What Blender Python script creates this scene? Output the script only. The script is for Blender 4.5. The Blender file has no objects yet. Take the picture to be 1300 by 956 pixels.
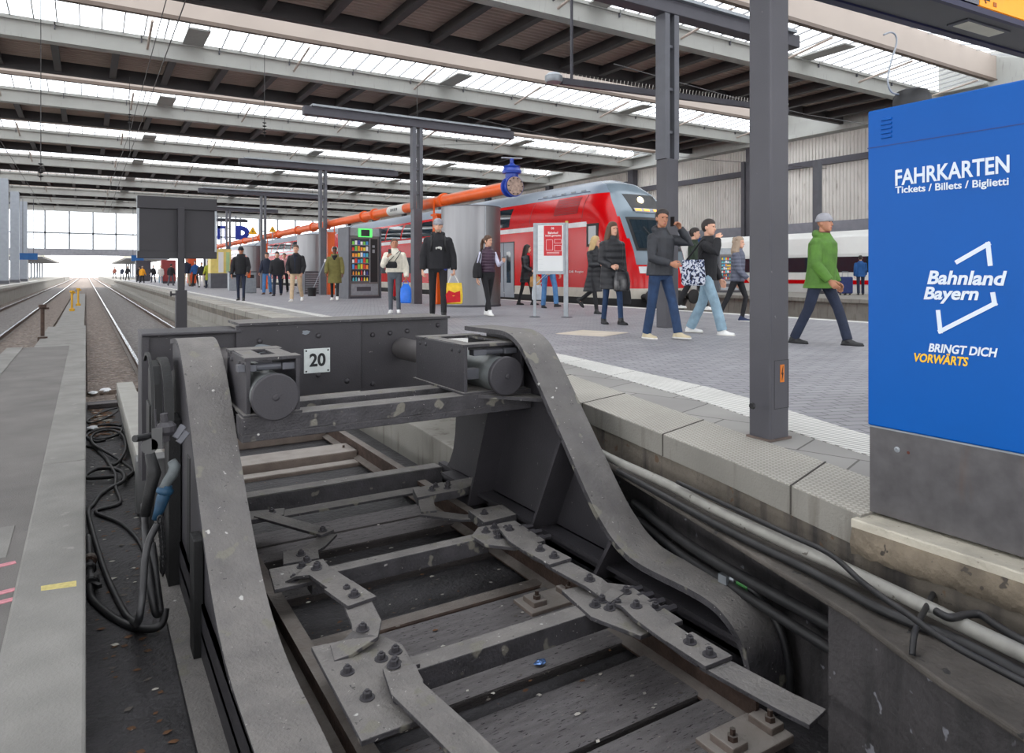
import bpy, bmesh, math, random
from mathutils import Vector as V, Matrix as M4
random.seed(7)
SC = bpy.context.scene; COL = SC.collection
# ---------------------------------------------------------------- camera geometry (metres; x across the tracks, y along them, z up, platform top = 0)
F = 879.0; VX, VY = 109.0, 347.0; H = 0.95
TH = math.atan((650 - VX) / F); S_, C_ = math.sin(TH), math.cos(TH)
def ray(u, v):
    a = (u - 650) / F; b = (VY - v) / F
    return (S_ + C_ * a, C_ - S_ * a, b)
def atz(u, v, z):
    r = ray(u, v); k = (z - H) / r[2]; return V((r[0] * k, r[1] * k, z))
def atx(u, v, x):
    r = ray(u, v); k = x / r[0]; return V((x, r[1] * k, H + r[2] * k))
def aty(u, v, y):
    r = ray(u, v); k = y / r[1]; return V((r[0] * k, y, H + r[2] * k))
RAIL = -0.80; BED = -0.97
# ---------------------------------------------------------------- materials
def s2l(c):
    return tuple((x / 255 / 12.92 if x / 255 <= .04045 else ((x / 255 + .055) / 1.055) ** 2.4) for x in c)
MATS = {}
def mat(name, col, rough=.6, metal=0., var=.12, scale=3., bump=0., bscale=60., dust_sky=None, speck=None, streak=None, emit=0., stretch=(1, 1, 1), spec=.5):
    """procedural paint / stone / cloth: colour noise, optional settled dust and painted skylight on upward faces, specks, vertical rust streaks, fine bump"""
    if name in MATS: return MATS[name]
    m = bpy.data.materials.new(name); m.use_nodes = True; nt = m.node_tree; N = nt.nodes; L = nt.links
    b = N['Principled BSDF']; b.inputs['Roughness'].default_value = rough; b.inputs['Metallic'].default_value = metal
    b.inputs['Specular IOR Level'].default_value = spec
    tc = N.new('ShaderNodeTexCoord'); mp = N.new('ShaderNodeMapping'); mp.inputs['Scale'].default_value = stretch
    L.new(tc.outputs['Object'], mp.inputs[0]); P = mp.outputs[0]
    def noise(sc, det=4, src=None):
        n = N.new('ShaderNodeTexNoise'); n.inputs['Scale'].default_value = sc; n.inputs['Detail'].default_value = det
        L.new(src or P, n.inputs['Vector']); return n.outputs[0]
    def ramp(src, a, c, lo=(0, 0, 0, 1), hi=(1, 1, 1, 1)):
        r = N.new('ShaderNodeValToRGB'); r.color_ramp.elements[0].position = a; r.color_ramp.elements[1].position = c
        r.color_ramp.elements[0].color = lo; r.color_ramp.elements[1].color = hi; L.new(src, r.inputs[0]); return r.outputs[0]
    def mix(f, a, c):
        x = N.new('ShaderNodeMix'); x.data_type = 'RGBA'
        if isinstance(f, float): x.inputs[0].default_value = f
        else: L.new(f, x.inputs[0])
        for k, q in ((6, a), (7, c)):
            if isinstance(q, tuple): x.inputs[k].default_value = q
            else: L.new(q, x.inputs[k])
        return x.outputs[2]
    l = s2l(col)
    lo = tuple(max(0, x * (1 - var)) for x in l) + (1,); hi = tuple(min(1, x * (1 + var)) for x in l) + (1,)
    c = ramp(noise(scale), .3, .7, lo, hi) if var > 0 else None
    if streak:
        n = N.new('ShaderNodeTexNoise'); n.inputs['Scale'].default_value = 1.; n.inputs['Detail'].default_value = 5
        m2 = N.new('ShaderNodeMapping'); m2.inputs['Scale'].default_value = (9, 9, 1.2); L.new(tc.outputs['Object'], m2.inputs[0]); L.new(m2.outputs[0], n.inputs['Vector'])
        c = mix(ramp(n.outputs[0], streak[1], streak[1] + .18), c, s2l(streak[0]) + (1,))
    if dust_sky:  # dusty upward faces, with the skylight on them put into the colour
        g = N.new('ShaderNodeNewGeometry'); sx = N.new('ShaderNodeSeparateXYZ'); L.new(g.outputs['Normal'], sx.inputs[0])
        up = ramp(sx.outputs[2], .35, .95); nn = ramp(noise(7, 6), .25, .75)
        mm = N.new('ShaderNodeMath'); mm.operation = 'MULTIPLY'; L.new(up, mm.inputs[0])
        m3 = N.new('ShaderNodeMath'); m3.operation = 'MULTIPLY_ADD'; L.new(nn, m3.inputs[0]); m3.inputs[1].default_value = .5; m3.inputs[2].default_value = dust_sky[1] - .25
        L.new(m3.outputs[0], mm.inputs[1]); c = mix(mm.outputs[0], c, s2l(dust_sky[0]) + (1,))
    if speck:
        for (sc_, sz, cc) in speck:
            vo = N.new('ShaderNodeTexNoise'); vo.inputs['Scale'].default_value = sc_; vo.inputs['Detail'].default_value = 2; L.new(P, vo.inputs['Vector'])
            c = mix(ramp(vo.outputs[0], sz, sz + .03), c, s2l(cc) + (1,))
    if c is None: b.inputs['Base Color'].default_value = l + (1,)
    else: L.new(c, b.inputs['Base Color'])
    if bump:
        bp = N.new('ShaderNodeBump'); bp.inputs['Strength'].default_value = bump; bp.inputs['Distance'].default_value = .02
        L.new(noise(bscale, 5), bp.inputs['Height']); L.new(bp.outputs[0], b.inputs['Normal'])
    if emit:
        b.inputs['Emission Color'].default_value = l + (1,); b.inputs['Emission Strength'].default_value = emit
    MATS[name] = m; return m
def brickmat(name, col, col2, joint, bw, rh, rough=.7, mortar=.012, bump=.3, rot=0., off=.5, var=.12, wob=0.):
    if name in MATS: return MATS[name]
    m = mat(name, col, rough, var=var, scale=1.3); nt = m.node_tree; N = nt.nodes; L = nt.links; b = N['Principled BSDF']
    src = b.inputs['Base Color'].links[0].from_socket
    tc = N.new('ShaderNodeTexCoord'); mp = N.new('ShaderNodeMapping'); mp.inputs['Rotation'].default_value = (0, 0, rot)
    if wob:
        ns = N.new('ShaderNodeTexNoise'); ns.inputs['Scale'].default_value = 11; L.new(tc.outputs['Object'], ns.inputs['Vector'])
        va = N.new('ShaderNodeVectorMath'); va.operation = 'MULTIPLY_ADD'; L.new(ns.outputs['Color'], va.inputs[0]); va.inputs[1].default_value = (wob, wob, 0); L.new(tc.outputs['Object'], va.inputs[2]); L.new(va.outputs[0], mp.inputs[0])
    else: L.new(tc.outputs['Object'], mp.inputs[0])
    br = N.new('ShaderNodeTexBrick'); L.new(mp.outputs[0], br.inputs['Vector']); br.offset = off
    for k, x in (('Scale', 1.), ('Mortar Size', mortar), ('Brick Width', bw), ('Row Height', rh), ('Mortar Smooth', .1), ('Bias', 0.)): br.inputs[k].default_value = x
    br.inputs['Color1'].default_value = (1, 1, 1, 1); k2 = tuple(a / max(c, .001) for a, c in zip(s2l(col2), s2l(col))); br.inputs['Color2'].default_value = k2 + (1,)
    br.inputs['Mortar'].default_value = tuple(a / max(c, .001) for a, c in zip(s2l(joint), s2l(col))) + (1,)
    mx = N.new('ShaderNodeMix'); mx.data_type = 'RGBA'; mx.blend_type = 'MULTIPLY'; mx.inputs[0].default_value = 1
    L.new(src, mx.inputs[6]); L.new(br.outputs['Color'], mx.inputs[7]); L.new(mx.outputs[2], b.inputs['Base Color'])
    bp = N.new('ShaderNodeBump'); bp.inputs['Strength'].default_value = bump; bp.inputs['Distance'].default_value = .01; bp.invert = True
    L.new(br.outputs['Fac'], bp.inputs['Height']); L.new(bp.outputs[0], b.inputs['Normal'])
    return m
def gravelmat(name, cols, scale=22.):
    m = bpy.data.materials.new(name); m.use_nodes = True; nt = m.node_tree; N = nt.nodes; L = nt.links; b = N['Principled BSDF']; b.inputs['Roughness'].default_value = .85
    tc = N.new('ShaderNodeTexCoord'); vo = N.new('ShaderNodeTexVoronoi'); vo.inputs['Scale'].default_value = scale; L.new(tc.outputs['Object'], vo.inputs['Vector'])
    sp = N.new('ShaderNodeSeparateColor'); L.new(vo.outputs['Color'], sp.inputs[0])
    r = N.new('ShaderNodeValToRGB'); L.new(sp.outputs[0], r.inputs[0])
    r.color_ramp.elements[0].color = s2l(cols[0]) + (1,); r.color_ramp.elements[1].color = s2l(cols[-1]) + (1,)
    for i, c in enumerate(cols[1:-1]):
        e = r.color_ramp.elements.new((i + 1) / (len(cols) - 1)); e.color = s2l(c) + (1,)
    L.new(r.outputs[0], b.inputs['Base Color'])
    bp = N.new('ShaderNodeBump'); bp.inputs['Strength'].default_value = .9; bp.inputs['Distance'].default_value = .04; bp.invert = True
    L.new(vo.outputs['Distance'], bp.inputs['Height']); L.new(bp.outputs[0], b.inputs['Normal']); MATS[name] = m; return m
def glassmat(name, col=(235, 240, 245), clear=.75, rough=.05):
    m = bpy.data.materials.new(name); m.use_nodes = True; nt = m.node_tree; N = nt.nodes; L = nt.links
    t = N.new('ShaderNodeBsdfTransparent'); t.inputs[0].default_value = s2l(col) + (1,); p = N['Principled BSDF']; p.inputs['Base Color'].default_value = s2l(col) + (1,); p.inputs['Roughness'].default_value = rough
    x = N.new('ShaderNodeMixShader'); x.inputs[0].default_value = clear; L.new(p.outputs[0], x.inputs[1]); L.new(t.outputs[0], x.inputs[2]); L.new(x.outputs[0], N['Material Output'].inputs[0]); MATS[name] = m; return m
# ---------------------------------------------------------------- mesh builder
class MB:
    def __init__(s): s.v = []; s.f = []; s.mi = []; s.cur = 0
    def add(s, vs, fs):
        o = len(s.v); s.v += [V(x) for x in vs]; s.f += [tuple(i + o for i in f) for f in fs]; s.mi += [s.cur] * len(fs); return s
    def box(s, lo, hi, rz=0., rx=0., ry=0.):
        lo = V(lo); hi = V(hi); c = (lo + hi) / 2; h = (hi - lo) / 2
        R = M4.Rotation(rz, 3, 'Z') @ M4.Rotation(ry, 3, 'Y') @ M4.Rotation(rx, 3, 'X')
        vs = [c + R @ V((h.x * a, h.y * b_, h.z * d)) for a in (-1, 1) for b_ in (-1, 1) for d in (-1, 1)]
        return s.add(vs, [(0, 1, 3, 2), (4, 6, 7, 5), (0, 4, 5, 1), (2, 3, 7, 6), (0, 2, 6, 4), (1, 5, 7, 3)])
    def bar(s, a, b, w, h, up=(0, 0, 1)):
        a = V(a); b = V(b); d = (b - a).normalized(); r = d.cross(V(up)); r = r.normalized() if r.length > 1e-5 else V((1, 0, 0)); u = r.cross(d)
        vs = [p + r * x * w / 2 + u * y * h / 2 for p in (a, b) for x, y in ((-1, -1), (1, -1), (1, 1), (-1, 1))]
        return s.add(vs, [(3, 2, 1, 0), (4, 5, 6, 7), (0, 1, 5, 4), (1, 2, 6, 5), (2, 3, 7, 6), (3, 0, 4, 7)])
    def loft(s, rings, cap=True, closed=True):
        n = len(rings[0]); vs = [p for r in rings for p in r]; fs = []
        for i in range(len(rings) - 1):
            for j in range(n if closed else n - 1):
                k = (j + 1) % n; fs.append((i * n + j, i * n + k, (i + 1) * n + k, (i + 1) * n + j))
        if cap: fs += [tuple(range(n - 1, -1, -1)), tuple(range((len(rings) - 1) * n, len(rings) * n))]
        return s.add(vs, fs)
    def tube(s, pts, r, n=10, cap=True, flat=1.):
        pts = [V(p) for p in pts]; rs = r if isinstance(r, (list, tuple)) else [r] * len(pts); rings = []; u = None
        for i, p in enumerate(pts):
            d = ((pts[min(i + 1, len(pts) - 1)] - pts[max(i - 1, 0)])).normalized()
            if u is None: u = d.cross(V((0, 0, 1))); u = u if u.length > .05 else d.cross(V((1, 0, 0)))
            u = (u - d * u.dot(d)); u = u.normalized() if u.length > 1e-6 else d.orthogonal().normalized(); w = d.cross(u)
            rings.append([p + u * math.cos(t) * rs[i] + w * math.sin(t) * rs[i] * flat for t in [2 * math.pi * k / n for k in range(n)]])
        return s.loft(rings, cap)
    def cyl(s, a, b, r0, r1=None, n=24): return s.tube([a, b], [r0, r0 if r1 is None else r1], n)
    def lathe(s, c, axis, prof, n=32, cap=True):
        ax = V(axis).normalized(); u = ax.orthogonal().normalized(); w = ax.cross(u); c = V(c)
        return s.loft([[c + ax * z + (u * math.cos(t) + w * math.sin(t)) * r for t in [2 * math.pi * k / n for k in range(n)]] for r, z in prof], cap)
    def prism(s, poly, fn, a, b):
        """poly: 2-D outline; fn(p, q, t) -> point"""
        n = len(poly); vs = [fn(p, q, t) for t in (a, b) for p, q in poly]
        return s.add(vs, [tuple(range(n - 1, -1, -1)), tuple(range(n, 2 * n))] + [(i, (i + 1) % n, (i + 1) % n + n, i + n) for i in range(n)])
    def ball(s, c, r, n=12, m=8):
        c = V(c); r = V(r) if not isinstance(r, (int, float)) else V((r, r, r)); rings = []
        for i in range(m + 1):
            t = math.pi * max(.02, min(.98, i / m)); rings.append([c + V((r.x * math.sin(t) * math.cos(2 * math.pi * k / n), r.y * math.sin(t) * math.sin(2 * math.pi * k / n), -r.z * math.cos(t))) for k in range(n)])
        return s.loft(rings)
    def build(s, name, mats, parent=None, base=None, bevel=0., smooth=False, local=False, kind=None, label=None, cat=None, group=None):
        vs = s.v
        if base is not None: vs = [p - V(base) for p in vs]
        elif parent is not None and not local:
            W = wm(parent).inverted(); vs = [W @ p for p in vs]
        me = bpy.data.meshes.new(name); me.from_pydata([tuple(p) for p in vs], [], s.f)
        for m in (mats if isinstance(mats, (list, tuple)) else [mats]): me.materials.append(m)
        me.polygons.foreach_set('material_index', s.mi)
        bm = bmesh.new(); bm.from_mesh(me); bmesh.ops.recalc_face_normals(bm, faces=bm.faces); bm.to_mesh(me); bm.free()
        if smooth: me.polygons.foreach_set('use_smooth', [True] * len(me.polygons))
        o = bpy.data.objects.new(name, me); COL.objects.link(o)
        if base is not None: o.location = base
        if parent is not None: o.parent = parent
        if bevel:
            md = o.modifiers.new('edge', 'BEVEL'); md.width = bevel; md.segments = 2; md.limit_method = 'ANGLE'; md.angle_limit = .7
        if smooth == 'auto':
            me.shade_smooth() if False else None
            for p in me.polygons: p.use_smooth = True
            try: me.set_sharp_from_angle(angle=.6)
            except Exception: pass
        tag(o, label, cat, group, kind); return o
def wm(o):
    m = o.matrix_basis.copy()
    while o.parent is not None: o = o.parent; m = o.matrix_basis @ m
    return m
def tag(o, label=None, cat=None, group=None, kind=None):
    if label: o['label'] = label
    if cat: o['category'] = cat
    if group: o['group'] = group
    if kind: o['kind'] = kind
    return o
def empty(name, loc, label, cat, group=None, rz=0.):
    o = bpy.data.objects.new(name, None); COL.objects.link(o); o.location = loc; o.rotation_euler = (0, 0, rz); o.empty_display_size = .2
    return tag(o, label, cat, group)
def copy_tree(o, parent=None):
    c = o.copy(); COL.objects.link(c)
    if parent is not None: c.parent = parent
    for ch in list(o.children): copy_tree(ch, c)
    return c
def dup(src, parent, loc, name=None):
    """copy of a small part (bolt, rib ...) at a world position"""
    c = src.copy(); COL.objects.link(c); c.parent = parent; c.location = wm(parent).inverted() @ V(loc); return c
def xs(poly, y):
    p = sorted(poly, key=lambda q: q[1])
    if y <= p[0][1]: return p[0][0]
    for (x0, y0), (x1, y1) in zip(p, p[1:]):
        if y <= y1: return x0 + (x1 - x0) * (y - y0) / (y1 - y0)
    return p[-1][0]
def smooth_path(pts, k=6):
    P = [V(p) for p in pts]; out = []
    for i in range(len(P) - 1):
        a = P[max(i - 1, 0)]; b = P[i]; c = P[i + 1]; d = P[min(i + 2, len(P) - 1)]
        for j in range(k):
            t = j / k; out.append(.5 * (2 * b + (c - a) * t + (2 * a - 5 * b + 4 * c - d) * t * t + (3 * b - a - 3 * c + d) * t ** 3))
    return out + [P[-1]]
def text(name, body, mt, parent, o, xd, yd, w, h, ext=.002, bold=.0, shear=0., align='fit'):
    """lettering as a mesh: o = lower left corner, xd / yd = reading / up direction (world), fitted to w x h"""
    cu = bpy.data.curves.new('lettering', 'FONT'); cu.body = body; cu.offset = bold; cu.shear = shear; cu.extrude = .001; cu.resolution_u = 4
    t = bpy.data.objects.new('lettering', cu); COL.objects.link(t); bpy.context.view_layer.update()
    me = bpy.data.meshes.new_from_object(t.evaluated_get(bpy.context.evaluated_depsgraph_get())); bpy.data.objects.remove(t)
    X = [v.co.x for v in me.vertices]; Y = [v.co.y for v in me.vertices]; x0, y0 = min(X), min(Y); sx = w / (max(X) - x0); sy = h / (max(Y) - y0)
    xd = V(xd).normalized(); yd = V(yd).normalized(); nd = xd.cross(yd); W = wm(parent).inverted() if parent else M4()
    for v in me.vertices:
        v.co = W @ (V(o) + xd * (v.co.x - x0) * sx + yd * (v.co.y - y0) * sy + nd * (ext if v.co.z > 0 else 0.0005))
    me.materials.clear(); me.materials.append(mt); ob = bpy.data.objects.new(name, me); COL.objects.link(ob); ob.parent = parent; return ob
SKY_STRENGTH = 4.0; EXPOSURE = 0.2
# ================================================================ materials
PAINT = mat('anthracite_paint', (56, 54, 58), .55, var=.12, scale=5, bump=.15, bscale=90, speck=[(38, .74, (110, 108, 106)), (90, .68, (40, 39, 41))])
PAINTTOP = mat('dusty_skylit_anthracite', (60, 58, 61), .66, var=.35, scale=9, bump=.45, bscale=60, dust_sky=((124, 120, 116), .75), speck=[(15, .73, (182, 180, 176)), (38, .70, (66, 64, 63)), (8, .63, (112, 109, 100)), (60, .72, (160, 157, 152))])
STEELGREY = mat('grey_steel', (92, 93, 99), .5, .3, var=.1, scale=4)
GALV = mat('galvanised', (150, 155, 160), .42, .55, var=.12, scale=9)
DARKSTEEL = mat('dark_steel', (72, 71, 78), .5, .2, var=.08, scale=3)
COLPAINT = mat('column_paint', (70, 69, 75), .5, .0, var=.09, scale=2.5, bump=.06, bscale=120, speck=[(22, .77, (120, 118, 118))])
LIGHTSTEEL = mat('pale_steel', (150, 156, 164), .45, .2, var=.06)
RUST = mat('rusty_steel', (76, 60, 52), .75, .2, var=.35, scale=9, bump=.4, bscale=50, dust_sky=((128, 122, 116), .75))
RAILTOP = mat('polished_rail', (190, 192, 196), .25, .9, var=.06)
TIMBER = mat('old_timber', (58, 53, 52), .85, var=.35, scale=4, bump=.7, bscale=34, stretch=(1, 5, 5), dust_sky=((122, 118, 118), .72), speck=[(26, .64, (46, 42, 42)), (22, .74, (176, 166, 148))])
SLEEPER = mat('trough_sleeper', (120, 108, 100), .8, .1, var=.2, scale=6, bump=.3, dust_sky=((160, 154, 148), .7))
CONC = mat('concrete', (134, 131, 124), .85, var=.12, scale=2.2, bump=.25, bscale=70, streak=((108, 102, 94), .55), speck=[(40, .76, (90, 86, 82))])
CONCW = mat('stained_wall_concrete', (104, 97, 88), .88, var=.25, scale=2.5, bump=.5, bscale=24, streak=((60, 56, 54), .5), speck=[(16, .66, (96, 78, 62)), (60, .73, (46, 44, 42))])
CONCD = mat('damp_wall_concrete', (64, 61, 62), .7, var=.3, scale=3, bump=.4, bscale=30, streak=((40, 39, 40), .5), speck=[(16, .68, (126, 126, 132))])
CONCB = mat('crumbled_concrete', (112, 102, 88), .95, var=.35, scale=7, bump=1., bscale=26, speck=[(20, .62, (66, 60, 54))])
CURB = mat('kerb_stone', (126, 124, 120), .85, var=.16, scale=3, bump=.25, bscale=90, speck=[(70, .72, (120, 118, 116)), (9, .70, (140, 137, 132))])
WALK = mat('walkway_asphalt', (108, 105, 102), .88, var=.16, scale=2, bump=.3, bscale=110, speck=[(6, .68, (104, 101, 100)), (80, .74, (90, 88, 88))])
DITCH = mat('sooty_ground', (52, 50, 52), .6, var=.35, scale=4, bump=.7, bscale=26, speck=[(38, .74, (120, 116, 112)), (24, .75, (110, 80, 54))])
BALLAST = gravelmat('ballast', [(84, 72, 64), (122, 108, 98), (98, 90, 86), (150, 138, 126)], 17)
BALLASTG = gravelmat('grey_ballast', [(84, 80, 80), (120, 116, 114), (100, 94, 90), (140, 136, 132)], 17)
PAVER = brickmat('interlocking_paving', (148, 147, 151), (134, 133, 138), (90, 89, 93), .2, .1, .55, .006, .35, rot=.35, wob=.02)
COPING = brickmat('coping_slab', (178, 174, 164), (172, 168, 158), (150, 146, 138), .028, .028, .8, .005, .6, rot=.9, off=.5)
COPFACE = CONC
SLAB = brickmat('platform_slab', (150, 148, 144), (138, 136, 133), (92, 89, 86), .62, .5, .75, .006, .3, rot=1.25)
TACTILE = brickmat('white_tactile', (222, 221, 216), (214, 213, 208), (150, 148, 143), .9, .045, .7, .008, .6, rot=1.3, off=0.)
WHITELINE = mat('white_line', (222, 221, 218), .7, var=.06)
DECK = mat('roof_deck', (162, 146, 136), .7, var=.12, scale=.7)
RIB = mat('roof_rib_paint', (52, 49, 50), .6, var=.08)
BEAMC = mat('roof_beam_paint', (156, 157, 153), .7, var=.07, scale=.8, streak=((130, 130, 126), .6))
CREAM = mat('cream_panel', (168, 156, 146), .7, var=.04, scale=.6)
GUTTER = mat('gutter_brown', (96, 82, 72), .6)
SKYG = glassmat('skylight_glass', (238, 241, 244), .82, .3)
MULL = mat('glazing_bar', (150, 152, 154), .5)
WALLC = mat('corrugated_wall', (206, 202, 196), .7, var=.08, scale=.6, streak=((140, 130, 122), .6))
WALLB = mat('wall_band', (128, 128, 136), .6, var=.08)
BLACK = mat('black', (22, 22, 24), .5, var=.1)
RUBBER = mat('black_rubber', (26, 26, 28), .5, var=.25, scale=14, dust_sky=((78, 76, 76), .32))
WHITE = mat('white_paint', (232, 232, 230), .5, var=.03)
RED = mat('train_red', (190, 0, 8), .2, var=.03, spec=.35)
# ================================================================ the setting
SKYH = 9.55
def sheet(mb, ptsA, ptsB):
    n = len(ptsA); mb.add(list(ptsA) + list(ptsB), [(i, i + 1, n + i + 1, n + i) for i in range(n - 1)])
X0, X1 = -34.0, 37.0
win_n = 0
rib_src = None
for k in range(-4, 8):
    yb = 30 + 11.5 * k                     # the light cross beam of this bay
    deck = MB(); pts = []; y = yb + .3; i = 0
    while y < yb + 5.0:                    # trapezoidal sheet running across the hall
        pts += [(y, 0), (y + .10, 0), (y + .14, .07), (y + .24, .07)]; y += .28
    a = [(X0, p, SKYH + .35 + q) for p, q in pts]; b = [(X1, p, SKYH + .35 + q) for p, q in pts]; sheet(deck, a, b)
    n0 = len(deck.v)
    deck.box((X0, yb + .3, SKYH + .46), (X1, yb + 5.1, SKYH + .56))
    if k < 7:
        d = deck.build('ceiling', DECK, base=(0, yb, SKYH), kind='structure')
        for x in range(int(X0) + 1, int(X1), 1):
            if (x - 1) % 2: continue
            if rib_src is None:
                m = MB(); m.box((x - .06, yb + .2, SKYH - .02), (x + .06, yb + 5.1, SKYH + .34)); m.box((x - .13, yb + .2, SKYH - .05), (x + .13, yb + 5.1, SKYH)); rib_src = m.build('roof_rib', RIB, base=(x, yb, SKYH)); rib_src.parent = d; rib_src.location = (x, 0, 0)
            else:
                c = rib_src.copy(); COL.objects.link(c); c.parent = d; c.location = (x, 0, 0)
        m = MB(); m.box((X0, yb + 5.1, SKYH - .12), (X1, yb + 5.35, SKYH + .6)); m.build('deck_edge_beam', RIB, parent=d)
        m = MB(); m.box((X0, yb + 8.98, SKYH + .6), (X1, yb + 9.12, SKYH + 1.75)); m.build('cream_upstand', CREAM, parent=d)
        win_n += 1
        g = MB(); sheet(g, [(X0, yb + 5.2, SKYH + .6), (X1, yb + 5.2, SKYH + .6)], [(X0, yb + 8.98, SKYH + 1.7), (X1, yb + 8.98, SKYH + 1.7)])  # unseen near-side glazing, added to brighten the cream upstand and the hall
        w_fill = g.build('window_%d' % win_n, SKYG, base=(0, yb + 7, SKYH), kind='structure')
        m = MB(); x = X0
        while x < X1: m.bar((x, yb + 5.2, SKYH + .62), (x, yb + 8.98, SKYH + 1.72), .03, .05); x += 1.38
        m.build('glazing_bars', MULL, parent=w_fill)
        m = MB(); m.box((X0, yb + 8.93, SKYH + .50), (X1, yb + 9.14, SKYH + .64)); m.build('gutter', GUTTER, parent=d)
        m = MB(); m.box((X1 - .1, yb + 5.0, SKYH), (X1 + .1, yb + 11.6, SKYH + 2.0)); m.build('gable', BEAMC, parent=d)
        win_n += 1
        g = MB(); sheet(g, [(X0, yb + 9.1, SKYH + .62), (X1, yb + 9.1, SKYH + .62)], [(X0, yb + 11.4, SKYH + .42), (X1, yb + 11.4, SKYH + .42)])
        w = g.build('window_%d' % win_n, SKYG, base=(0, yb + 9, SKYH), kind='structure')
        m = MB(); x = X0
        while x < X1:
            m.bar((x, yb + 9.1, SKYH + .61), (x, yb + 11.4, SKYH + .41), .036, .05); x += .69
        m.build('glazing_bars', MULL, parent=w)
        m = MB(); x = X0 + 3                 # slanted struts under the glazing
        while x < X1:
            m.tube([(x, yb + 8.9, SKYH + .3), (x, yb + 11.4, SKYH - .05)], .045, 6); x += 5.5
        m.build('strut', CREAM, parent=w)
        if k % 1 == 0:
            m = MB(); x = X0 + 4.2
            while x < X1:
                m.box((x, yb + 9.2, SKYH + .34), (x + .75, yb + 11.3, SKYH + .40)); x += 11
            m.build('smoke_vent_flap', BEAMC, parent=w)
    m = MB(); m.box((X0, yb - .22, SKYH - .28), (X1, yb + .22, SKYH + .45)); m.box((X0, yb - .3, SKYH + .3), (X1, yb + .3, SKYH + .42))
    bmo = m.build('ceiling_beam', BEAMC, base=(0, yb, SKYH), kind='structure')
    m = MB(); x = X0 + 2.8
    while x < X1: m.box((x - .02, yb - .30, SKYH + .16), (x + .02, yb - .22, SKYH + .42)); x += 2.75
    m.build('beam_bracket', STEELGREY, parent=bmo)
# right wall
pts = []; y = -30.
while y < 112: pts += [(y, 0), (y + .09, 0), (y + .11, .06), (y + .20, .06)]; y += .22
m = MB(); sheet(m, [(37 + q, p, 4.0) for p, q in pts], [(37 + q, p, 10.2) for p, q in pts]); wr = m.build('wall_right', WALLC, base=(37, 0, 0), kind='structure')
m = MB(); m.box((37.0, -30, -1.2), (37.3, 112, 4.0)); m.build('wall_base_band', WALLB, parent=wr)
m = MB(); m.box((36.7, -30, 7.3), (37.0, 112, 7.65)); m.build('wall_girder', DARKSTEEL, parent=wr)
m = MB(); m.box((36.2, -30, SKYH - .5), (37.0, 112, SKYH - .28)); m.box((36.6, -30, SKYH - .28), (37.0, 112, SKYH + .5)); m.build('wall_head_beam', BEAMC, parent=wr)
pil = None
for k in range(-2, 8):
    m = MB(); yy = 30 + 11.5 * k; m.box((36.45, yy - .3, -.2), (36.95, yy + .3, SKYH - .5)); m.box((36.35, yy + .35, -.2), (36.6, yy + .6, 8.2)); o = m.build('wall_pilaster', COLPAINT, parent=wr)
# far glazed end wall
m = MB(); sheet(m, [(X0, 110.6, 4.2), (X1, 110.6, 4.2)], [(X0, 110.6, 9.4), (X1, 110.6, 9.4)]); wf = m.build('window_far', SKYG, base=(0, 110.6, 4), kind='structure')
m = MB(); x = -31.8
while x < X1: m.box((x - .10, 110.4, 4.2), (x + .10, 110.7, 9.4)); x += 2.72
m.box((X0, 110.4, 6.25), (X1, 110.7, 6.45)); m.build('mullions', GALV, parent=wf)
m = MB(); m.box((X0, 110.2, 3.35), (X1, 110.9, 4.25)); m.build('wall_far', mat('far_beam', (150, 150, 156), .5), base=(0, 110.5, 3.3), kind='structure')
# ground, platforms
m = MB(); m.box((-60, .4, -1.6), (60, 420, -1.02)); m.build('ground', BALLAST, base=(0, 0, -1.02), kind='structure')
E_ = [(3.38, 112), (3.38, 12), (3.3, 6.5), (3.09, 4.0), (2.80, 2.5), (2.60, 1.62), (2.565, 1.5), (2.55, .6)]
CI = [(3.95, 112), (3.95, 7), (3.87, 5.25), (3.36, 2.95), (3.11, 1.89), (2.85, .6)]
SI = [(4.3, 112), (4.4, 10), (4.42, 6.5), (3.88, 3.56), (3.62, 2.7), (3.45, 2.0), (3.2, .6)]
SO = [(4.55, 112), (4.62, 13.6), (4.75, 6.6), (4.39, 3.86), (4.14, 3.06), (3.9, 2.37), (3.5, .6)]
YS = [.6, 1.0, 1.3, 1.6, 1.9, 2.2, 2.5, 2.8, 3.1, 3.5, 4.0, 4.6, 5.25, 5.9, 6.5, 7.2, 8.5, 10, 12, 16, 25, 45, 75, 112]
def strip(name, pa, pb, z0, z1, mt, y0=.6, **kw):
    m = MB(); rings = [[(xs(pa, y), y, z0), (xs(pa, y), y, z1), (xs(pb, y), y, z1), (xs(pb, y), y, z0)] for y in YS if y >= y0]
    m.loft(rings); return m.build(name, mt, base=(3, 0, 0), kind='structure', **kw)
strip('floor_platform_edge', E_, CI, -.13, -.004, CONC, 1.6)
strip('floor_edge_surface', [(a + .004, b) for a, b in E_], CI, -.006, 0., COPING, 1.6)
strip('floor_slabs', CI, SI, -.13, -.002, SLAB)
strip('trim_tactile', SI, SO, -.13, .003, TACTILE)
strip('floor_paving', SO, [(13.0, 0), (13.0, 112)], -.13, 0., PAVER)
m = MB(); m.box((12.75, .6, -.1), (12.95, 112, .004)); m.build('trim_line', WHITELINE, base=(12.8, 0, 0), kind='structure')
m = MB(); m.box((13.0, .6, -.9), (13.2, 112, 0.)); m.build('floor_platform_kerb', CONC, base=(13, 0, 0), kind='structure')
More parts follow.
